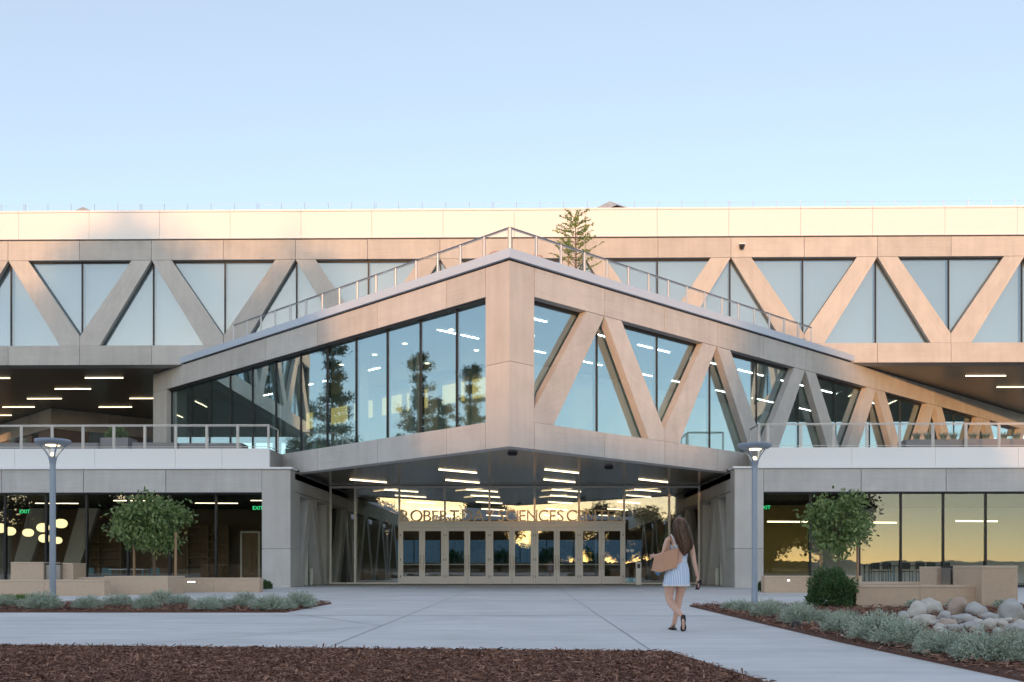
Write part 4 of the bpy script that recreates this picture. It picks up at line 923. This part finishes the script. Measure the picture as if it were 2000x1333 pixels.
# ------------------------------------------------------------------ boulders
def rock_mesh(seed, sx, sy, sz, mat):
    import bmesh
    bm = bmesh.new(); bmesh.ops.create_icosphere(bm, subdivisions=3, radius=1)
    for v in bm.verts:
        n = 1 + .38 * mnoise.noise(v.co * 1.1 + Vector((seed * 7.3, 0, 0))) + .17 * mnoise.noise(v.co * 2.8 + Vector((0, seed * 3.1, 0))) + .03 * mnoise.noise(v.co * 8)
        v.co = Vector((v.co.x * sx * n, v.co.y * sy * n, v.co.z * sz * n))
    me = bpy.data.meshes.new('boulder'); bm.to_mesh(me); bm.free(); me.materials.append(mat); me.polygons.foreach_set('use_smooth', [True] * len(me.polygons)); return me
rk = [(1790, 1213, 42, 30, 1), (1815, 1203, 60, 26, 1), (1845, 1222, 36, 22, 0), (1870, 1208, 46, 34, 2), (1905, 1210, 44, 24, 0), (1880, 1225, 60, 18, 0), (1808, 1228, 44, 20, 1), (1850, 1232, 40, 16, 2), (1935, 1222, 42, 18, 0), (1975, 1222, 52, 42, 0), (1930, 1237, 40, 20, 1), (1955, 1236, 38, 20, 1), (1985, 1245, 50, 20, 0), (1765, 1222, 30, 20, 0), (1895, 1236, 34, 14, 0), (1920, 1215, 22, 10, 2), (1945, 1218, 18, 10, 1), (1958, 1222, 16, 10, 1), (1822, 1222, 22, 12, 2), (1780, 1232, 30, 14, 1), (1965, 1244, 26, 14, 2), (1910, 1228, 22, 12, 1), (1862, 1240, 30, 14, 0), (1995, 1236, 30, 18, 1), (1835, 1238, 26, 12, 1), (1900, 1222, 18, 9, 0), (1948, 1246, 22, 12, 0)]
_rr = random.Random(5)
rk += [(_rr.uniform(1760, 2000), _rr.uniform(1212, 1250), _rr.uniform(12, 24), _rr.uniform(7, 13), _rr.choice((0, 1, 1, 2))) for _ in range(22)]
for i, (u, v, wd, hh, mi) in enumerate(rk):
    p = G(u, v); ppm = F / p.y; rx = wd / ppm / 2 * .90; rz = hh / ppm * .66
    me = rock_mesh(i, rx, rx * random.uniform(.7, 1.0), rz, ROCKS[mi]); o = meshobj('boulder', me, None, (p.x, p.y, rz * .62 + .05)); o.rotation_euler.z = random.uniform(0, 6)
    big = wd >= 50; cn = ('grey', 'pale', 'rusty brown')[mi]; tag(o, ('large rounded %s boulder in the rock pile' if big else 'smaller rounded %s river stone in the rock pile') % cn, 'boulder', ('large %s boulders of the rock pile' if big else 'small %s stones of the rock pile') % cn)
for u, v in ((1528, 1229), (1616, 1240)):
    p = G(u, v); m = MB(); m.lathe([(0, .09), (.06, .085), (.085, .05), (.09, 0)], (max(p.x, 3.95), p.y, .03), 14); tag(m.build('ground_light', 'black', smooth=True), 'small black ground light at the mulch edge', 'light', 'ground lights at the mulch edge')

# ------------------------------------------------------------------ surroundings seen in the glass, and what shades the lower storeys
m = MB(); n = 900; prev = None
for i in range(n + 1):
    x = -620 + 1240 * i / n; hs = min(1, max(0, (x + 35) / 60)); hs = 1 - .86 * hs * hs * (3 - 2 * hs); zt = 27.5 * hs + 4 * hs * mnoise.noise(Vector((x * .012, 0, 3))) + 2.2 * mnoise.noise(Vector((x * .06, 1, 3))) + 2.0 * abs(mnoise.noise(Vector((x * .21, 5, 3)))) + 1.2 * mnoise.noise(Vector((x * .6, 5, 3))); q = ((x, -500, -1), (x, -520, zt), (x, -640, -1))
    if prev:
        for k in range(2): m.face([prev[k], q[k], q[k + 1], prev[k + 1]])
    prev = q
tag(m.build('hill', 'hill', smooth=False), kind='structure')
m = MB(); prev = None; M['mountain'] = plain('far blue mountain', (0.10, 0.14, 0.19), 0.95, 0, 0.2, 0.01)
for i in range(201):
    x = -900 + 9 * i; zt = 60 + 26 * mnoise.noise(Vector((x * .008, 9, 3))) + 8 * mnoise.noise(Vector((x * .04, 9, 3))); q = ((x, 760, -1), (x, 900, zt), (x, 1100, -1))
    if prev:
        for k in range(2): m.face([prev[k], q[k], q[k + 1], prev[k + 1]])
    prev = q
tag(m.build('mountain', 'mountain'), kind='structure')
TA = tree_meshes(14, 11, 11, 3.2, 9000, .62, 'dark_leaf', 51, clumps=70, tr=.32); TB = tree_meshes(14, 9, 11.5, 2.6, 9000, .60, 'dark_leaf', 52, clumps=60, tr=.30)
TT = tree_meshes(26, 11, 19, 7.0, 17000, .95, 'dark_leaf', 53, clumps=90, tr=.45)
TA = (mb_mesh(TA[0], 'trunk', 'bark'), TA[1]); TB = (mb_mesh(TB[0], 'trunk', 'bark'), TB[1]); TT = (mb_mesh(TT[0], 'trunk', 'bark'), TT[1])
for i, (x, y, s) in enumerate(((-70, -58, 1.0), (-62, -52, .95), (-54, -60, 1.05), (-46, -54, .95), (-38, -58, 1.0), (-78, -50, 1.1), (-86, -56, 1.1))):
    place_tree('broadleaf_tree', (TA, TB)[i % 2], (x, y, -.03), 'dark broadleaf tree of the row mirrored in the room windows with pendant lamps', 'tree', 'tree row mirrored in the reading room glass', i * 1.3, s)
for i, (x, y, s) in enumerate(((-29, -100, .95), (-17, -104, .85), (15, -98, .95), (24, -102, 1.0), (-6, -112, 1.0), (6, -120, .8), (33, -106, .9))):
    place_tree('broadleaf_tree', (TB, TA)[i % 2], (x, y, -.03), 'dark broadleaf tree across the lawn mirrored in the entrance glass', 'tree', 'trees mirrored in the entrance glass', i * 1.7, s)
for i, (x, y, s) in enumerate(((44, -56, 1.1), (37, -62, .95), (33, -50, 1.05), (41, -48, .95))):
    place_tree('broadleaf_tree', (TA, TB)[i % 2], (x, y, -.03), 'broad dark tree mirrored in the glass beside the ochre partition', 'tree', 'trees mirrored beside the ochre partition', i * 2.3, s)
rb = random.Random(12)
for i in range(17):
    place_tree('broadleaf_tree', (TB, TA)[i % 2], (-46 + i * 6.6 + rb.uniform(-2, 2), -150 - rb.uniform(0, 26), -.03), 'broadleaf tree of the far belt mirrored low in the entrance doors', 'tree', 'far tree belt mirrored in the doors', i * 1.1, rb.uniform(.55, .86))
for i, (x, y, s) in enumerate(((-44, -100, .95), (-37, -106, .88), (-9.5, -100, .70), (-54, -104, .86), (-48, -94, .74), (-62, -100, .8))):
    place_tree('tall_tree', TT, (x, y, -.03), 'tall tree beyond the lawn whose shadow greys the concrete', 'tree', 'tall trees beyond the lawn', i * 2.0, s)
def pine_meshes(h, seed):
    r = np.random.default_rng(seed); tm = MB(); tm.tube([(0, 0, -.1), (.1, 0, h * .5), (0, .1, h * .98)], [.32, .2, .04], 8); C = []; D = []
    z = h * .2
    while z < h * .97:
        f = (1 - z / h); ln0 = (.9 + 3.4 * f ** .75) * (1 if r.random() > .15 else .4)
        for k in range(int(4 + 3 * f)):
            a = r.uniform(0, 6.28); ln = ln0 * r.uniform(.55, 1.1); e = np.array([math.cos(a) * ln, math.sin(a) * ln, ln * .28]); b = np.array([0, 0, z])
            tm.tube([b, b + e * .5 - [0, 0, .05 * ln], b + e], [.05, .035, .012], 4, cap=False)
            for t in np.linspace(.35, 1, 6):
                c = b + e * t; kk = 34; C.append(c + r.normal(size=(kk, 3)) * .22); dd = r.normal(size=(kk, 3)); dd[:, 2] += .5; D.append(dd)
        z += h * r.uniform(.028, .055)
    C = np.concatenate(C); D = np.concatenate(D); V, Fq = leaves(C, D, r.uniform(.25, .45, len(C)), .085); return mb_mesh(tm, 'trunk', 'bark'), npmesh('crown', V, Fq, 'pine')
PA, PB = pine_meshes(23.5, 61), pine_meshes(21, 62)
for i, (x, y, s, me) in enumerate(((-64, 54.8, 1.02, PA), (-68, 58.5, .90, PB), (-63, 50.0, .55, PB), (-64, 46.2, .95, PA), (-66, 44.3, .90, PB), (-66, 48.5, .62, PA), (-64, 41.0, .90, PA))):
    place_tree('pine_tree', me, (x, y, -.03), 'tall dark pine mirrored in the blue corner glazing', 'tree', 'pines mirrored in the corner glazing', i * 1.9, s)
for i, x in enumerate((-7, -2.5, 2, 6)):
    o = empty('hedge_shrub', (x, 95, 0), None, 'leafy shrub outside the far end of the lobby', 'shrub', 'shrubs beyond the lobby'); o.scale = (2.6, 2.6, 3.0); c = bpy.data.objects.new('foliage', bush_mesh(1.28, 1.02, 1500, .12, 90 + i, 'leafbush')); COL.objects.link(c); c.parent = o

# ------------------------------------------------------------------ the woman
PX0 = G(1322, 1232); WX, WY = PX0.x, PX0.y
M['skin'] = plain('skin', (0.66, 0.40, 0.30), 0.5, 0, .04, 20); M['hair'] = leafmat('brown hair', (0.055, 0.030, 0.019), (0.20, 0.11, 0.065), 0.0, 0.35)
M['sandal'] = plain('black sandal', (0.02, 0.02, 0.02), .6); M['bag'] = plain('tan leather', (0.52, 0.27, 0.16), .45, 0, .1, 12); M['trim'] = plain('white cotton trim', (.75, .75, .76), .8)
M['blue'] = plain('blue cloth', (.08, .20, .38), .8); M['phone'] = plain('dark phone', (.03, .03, .035), .2)
def dressmat():
    m_, N, L, b = newmat('blue and white striped cotton'); b.inputs['Roughness'].default_value = .85; b.inputs['Specular IOR Level'].default_value = .2
    uv = N.new('ShaderNodeUVMap'); sx = N.new('ShaderNodeSeparateXYZ'); L.new(uv.outputs[0], sx.inputs[0])
    mu = N.new('ShaderNodeMath'); mu.operation = 'MULTIPLY'; mu.inputs[1].default_value = 6.2832 * 46; L.new(sx.outputs[0], mu.inputs[0])
    si = N.new('ShaderNodeMath'); si.operation = 'SINE'; L.new(mu.outputs[0], si.inputs[0])
    rp = N.new('ShaderNodeValToRGB'); rp.color_ramp.elements[0].position = .35; rp.color_ramp.elements[1].position = .65; rp.color_ramp.elements[0].color = (.34, .48, .72, 1); rp.color_ramp.elements[1].color = (.80, .84, .89, 1)
    mr = N.new('ShaderNodeMapRange'); mr.inputs[1].default_value = -1; mr.inputs[2].default_value = 1; L.new(si.outputs[0], mr.inputs[0]); L.new(mr.outputs[0], rp.inputs[0]); L.new(rp.outputs[0], b.inputs['Base Color']); return m_
M['dress'] = dressmat()
W = empty('person', (WX, WY, 0), None, 'walking person with long brown hair in striped summer dress carrying tote bag and phone', 'person')
verts, edges, rad, roots = [], [], [], []
def chain(pts, start=None):
    prev = start
    for (x, y, z, rx, ry) in pts:
        verts.append((x, y, z)); rad.append((rx, ry)); i = len(verts) - 1
        if prev is not None: edges.append((prev, i))
        else: roots.append(i)
        prev = i
    return prev
chain([(0, 0, .87, .135, .105)]); pel = 0
wa = chain([(.02, .0, .97, .115, .088), (.032, 0, 1.04, .10, .078), (.038, 0, 1.16, .118, .085), (.04, .0, 1.27, .115, .078)], pel)
ne = chain([(.042, .01, 1.345, .06, .055), (.043, .02, 1.405, .045, .048), (.046, .035, 1.46, .062, .075), (.046, .035, 1.53, .074, .09), (.046, .03, 1.58, .05, .06)], wa)
chain([(-.07, 0, 1.325, .052, .05), (-.125, 0, 1.315, .046, .046), (-.165, -.02, 1.21, .040, .042), (-.195, -.01, 1.10, .034, .034), (-.25, .08, 1.075, .031, .031), (-.305, .16, 1.07, .022, .024)], wa)
lh = len(verts) - 1
chain([(.145, 0, 1.295, .052, .05), (.195, 0, 1.265, .046, .046), (.222, -.015, 1.13, .039, .041), (.243, -.02, .985, .033, .034), (.275, .0, .87, .030, .031), (.302, .03, .765, .020, .022)], wa)
rh = len(verts) - 1
# rear leg with raised heel, then standing leg
chain([(-.085, -.01, .80, .092, .10), (-.10, .02, .62, .082, .085), (-.112, .03, .47, .058, .06), (-.085, -.08, .38, .057, .06), (-.02, -.19, .29, .042, .044), (.035, -.25, .225, .030, .034), (.043, -.27, .16, .038, .03), (.048, -.245, .06, .040, .022), (.05, -.22, .025, .03, .018)], pel)
chain([(.085, .02, .80, .088, .10), (.072, .07, .62, .076, .082), (.045, .11, .46, .054, .058), (.03, .10, .36, .054, .06), (.0, .11, .20, .036, .04), (-.025, .12, .085, .030, .036), (-.03, .19, .045, .036, .026), (-.035, .29, .03, .034, .016)], pel)
hd = (-.325, .20, 1.07)
chain([(-.30, .155, 1.07, .018, .02), (-.33, .205, 1.068, .022, .034)], None)
for k in range(4): chain([(-.335, .215, 1.09 - k * .018, .009, .009), (-.352, .25, 1.088 - k * .019, .009, .009), (-.335, .275, 1.082 - k * .018, .008, .008)], None)
chain([(-.315, .20, 1.095, .010, .010), (-.30, .24, 1.11, .009, .009), (-.30, .265, 1.105, .008, .008)], None)
chain([(.302, .03, .77, .018, .02), (.306, .035, .70, .016, .036)], None)
for k in range(4): chain([(.308, .01 + k * .018, .675, .009, .009), (.318, .008 + k * .019, .640, .009, .009), (.300, .008 + k * .018, .615, .008, .008)], None)
chain([(.300, .07, .73, .010, .010), (.292, .085, .695, .009, .009), (.290, .08, .665, .008, .008)], None)
me = bpy.data.meshes.new('body'); me.from_pydata(verts, edges, []); me.materials.append(M['skin'])
bo = link(bpy.data.objects.new('body', me), W, (WX, WY, 0)); bo.location = (0, 0, 0)
md = bo.modifiers.new('skin', 'SKIN'); md.use_smooth_shade = True
for i, (a, b) in enumerate(rad): me.skin_vertices[0].data[i].radius = (a, b); me.skin_vertices[0].data[i].use_root = i in roots
bo.modifiers.new('sub', 'SUBSURF').levels = 2; bo.modifiers['sub'].render_levels = 2
def wp(x, y, z): return Vector((WX + x, WY + y, z))
def loft(rings, n=64, ripple=None, closed_top=False):
    mb = MB(); R_ = []
    for i, (z, cx, cy, rx, ry) in enumerate(rings):
        row = []
        for k in range(n + 1):
            a = 2 * math.pi * k / n; rp = 1 + (ripple(a, z) if ripple else 0); row.append(wp(cx + rx * rp * math.cos(a), cy + ry * rp * math.sin(a), z))
        R_.append(row)
    for i in range(len(R_) - 1):
        for k in range(n): mb.face([R_[i][k], R_[i][k + 1], R_[i + 1][k + 1], R_[i + 1][k]], [(k / n, i / 10), ((k + 1) / n, i / 10), ((k + 1) / n, (i + 1) / 10), (k / n, (i + 1) / 10)])
    return mb
DR = [(1.215, .04, 0, .137, .097), (1.15, .04, 0, .132, .096), (1.08, .036, 0, .117, .090), (1.01, .03, 0, .113, .090), (.985, .028, 0, .118, .094), (.93, .02, -.005, .142, .108), (.86, .008, -.012, .166, .128), (.78, -.002, -.015, .178, .138), (.70, -.008, -.018, .182, .145), (.645, -.01, -.02, .186, .150)]
rip = lambda a, z: max(0, (1.0 - z)) * (.16 * math.sin(a * 9 + 1) * .5 + .10 * math.sin(a * 14))
dr = loft(DR, 96, rip).build('dress', 'dress', W, smooth=True, weld=True)
loft([(.66, -.01, -.02, .189, .153), (.638, -.01, -.02, .190, .154)], 96, rip).build('hem_trim', 'trim', dr, smooth=True)
loft([(1.228, .04, 0, .139, .099), (1.205, .04, 0, .140, .100)], 64).build('neck_trim', 'trim', dr, smooth=True)
loft([(1.02, .03, 0, .1155, .0925), (1.0, .03, 0, .1165, .0935)], 64).build('waist_trim', 'trim', dr, smooth=True)
for x0, x1 in ((-.055, -.085), (.125, .155)):
    m = MB(); m.tube([wp(x0 + .01, -.095, 1.21), wp(x0, -.088, 1.29), wp(x1, -.03, 1.372 if x0 < 0 else 1.352), wp(x1 + .01, .04, 1.34)], .011, 6); m.build('strap', 'trim', dr)
# hair: a soft core and many wavy locks
HC = [(1.628, .046, .01, .012, .014), (1.612, .046, .005, .055, .06), (1.57, .046, .0, .088, .098), (1.50, .048, -.01, .102, .108), (1.43, .055, -.03, .108, .095), (1.35, .075, -.06, .112, .075), (1.26, .098, -.085, .108, .055), (1.18, .105, -.098, .088, .042), (1.12, .10, -.10, .05, .028), (1.085, .095, -.10, .012, .01)]
hr = loft(HC, 40, lambda a, z: .06 * math.sin(a * 7 + z * 40) + .04 * math.sin(a * 13 - z * 60)).build('hair', 'hair', W, smooth=True, weld=True)
rr = random.Random(4); V, Fq = [], []
zs = [h[0] for h in HC]
def hsec(z):
    for i in range(len(HC) - 1):
        if HC[i][0] >= z >= HC[i + 1][0]:
            t = (HC[i][0] - z) / (HC[i][0] - HC[i + 1][0]); return [HC[i][k] + (HC[i + 1][k] - HC[i][k]) * t for k in range(1, 5)]
    return HC[-1][1:]
for q in range(420):
    a = rr.uniform(0, 2 * math.pi); z = rr.uniform(1.40, 1.62); ze = rr.uniform(1.06, 1.2) + (.16 if math.sin(a) > .3 else 0); ph = rr.uniform(0, 6.28); fr_q = rr.uniform(28, 48); am = rr.uniform(.004, .014); out = rr.uniform(1.0, 1.10) if rr.random() > .12 else rr.uniform(1.1, 1.32)
    wd = rr.uniform(.003, .006); b = None; N_ = 16
    for k in range(N_):
        zz = z + (ze - z) * k / (N_ - 1); cx, cy_, rx, ry = hsec(max(zz, 1.09)); aw = am * (k / N_); p = np.array([cx + rx * out * math.cos(a) + aw * math.sin(zz * fr_q + ph), cy_ + ry * out * math.sin(a) + aw * math.cos(zz * fr_q + ph), zz])
        t = np.array([-math.sin(a), math.cos(a), 0]) * wd * (1 - .6 * k / N_); i0 = len(V); V += [p - t, p + t]
        if b is not None: Fq.append([b, b + 1, i0 + 1, i0])
        b = i0
c = bpy.data.objects.new('hair_locks', npmesh('hair_locks', V, Fq, 'hair')); COL.objects.link(c); c.parent = W
for (pts, nm) in (([(.02, -.283, .235), (.072, -.283, .235), (.085, -.268, .17), (.078, -.262, .11), (.096, -.238, .05), (.085, -.226, .01), (.05, -.222, -.0), (.018, -.226, .012), (.012, -.240, .05), (.022, -.262, .11), (.012, -.270, .17)], 'sandal_sole'),):
    m = MB(); A = [wp(*p) for p in pts]; Bk = [wp(p[0], p[1] - .022, p[2] + .006) for p in pts]
    m.face(Bk); m.face(A[::-1])
    for i in range(len(pts)): j = (i + 1) % len(pts); m.face([A[i], A[j], Bk[j], Bk[i]])
    m.build(nm, 'sandal', W)
m = MB(); pts = [(-.075, .08), (-.07, .2), (-.085, .3), (-.06, .36), (-.02, .36), (.005, .29), (.0, .18), (.01, .08), (-.03, .05)]; A = [wp(x, y, .018) for x, y in pts]; Bk = [wp(x, y, .0) for x, y in pts]; m.face(A); m.face(Bk[::-1])
for i in range(len(pts)): j = (i + 1) % len(pts); m.face([A[i], Bk[i], Bk[j], A[j]])
m.tube([wp(-.07, .2, .015), wp(-.035, .22, .07), wp(.0, .2, .015)], .012, 6); m.tube([wp(-.06, .09, .02), wp(-.028, .075, .075), wp(.005, .09, .02)], .008, 6); m.build('sandal', 'sandal', W)
# face details (she looks towards the doors)
m = MB(); m.tube([wp(.046, .115, 1.52), wp(.046, .137, 1.485), wp(.046, .12, 1.478)], [.008, .013, .008], 6); m.build('nose', 'skin', W, smooth=True)
for sx in (-.03, .03): m = MB(); m.lathe([(0, -.009), (.008, -.006), (.011, 0), (.008, .006), (0, .009)], wp(.046 + sx, .108, 1.52), 8); m.build('eye', 'sandal', W)
# bag, bottle, phone, sunglasses
BG = empty('tote_bag', wp(-.2, -.08, .85), None, 'tan leather tote bag hanging from the shoulder of the walking person', 'bag')
def bg(x, y): return ((x - 522.75) / 702, (1240 - y) / 702)
def q3(x, y, d): a, z = bg(x, y); return wp(a, d, z)
c8 = [q3(268, 636, .02), q3(330, 656, -.13), q3(505, 606, -.17), q3(470, 590, .06), q3(300, 490, .03), q3(415, 440, -.12), q3(520, 412, -.155), q3(470, 415, .05)]
m = MB(); m.hexa(c8); bgo = m.build('bag_body', 'bag', BG)
md = bgo.modifiers.new('bevel', 'BEVEL'); md.width = .008; md.segments = 2
m = MB(); m.tube([q3(420, 440, -.125), q3(440, 330, -.09), q3(455, 275, -.02), q3(450, 290, .05), q3(400, 430, .05)], .009, 6); m.build('bag_strap', 'bag', BG)
m = MB(); m.tube([q3(478, 425, -.15), q3(462, 340, -.11), q3(463, 278, -.02), q3(465, 300, .06), q3(455, 420, .05)], .009, 6); m.build('bag_strap', 'bag', BG)
m = MB(); m.tube([q3(345, 640, -.05), q3(312, 672, -.05)], [.034, .036], 12); tag(m.build('water_bottle', 'blue'), 'blue bottle end poking out beneath the tan tote bag', 'bottle')
m = MB(); a = wp(.318, .03, .655); ax1 = Vector((.35, .2, .9)).normalized() * .075; ax2 = Vector((.55, -.75, 0)).normalized() * .036; ax3 = ax1.cross(ax2).normalized() * .005
m.hexa([a - ax1 - ax2 - ax3, a - ax1 + ax2 - ax3, a - ax1 + ax2 + ax3, a - ax1 - ax2 + ax3, a + ax1 - ax2 - ax3, a + ax1 + ax2 - ax3, a + ax1 + ax2 + ax3, a + ax1 - ax2 + ax3]); tag(m.build('mobile_phone', 'phone'), 'dark phone held in the lowered hand of the walking person', 'phone')
m = MB(); m.tube([wp(-.055, .03, 1.575), wp(-.02, .10, 1.60), wp(.046, .125, 1.607), wp(.11, .10, 1.60), wp(.145, .03, 1.575)], .012, 6); tag(m.build('sunglasses', 'black'), 'dark sunglasses pushed up on the hair of the walking person', 'glasses')
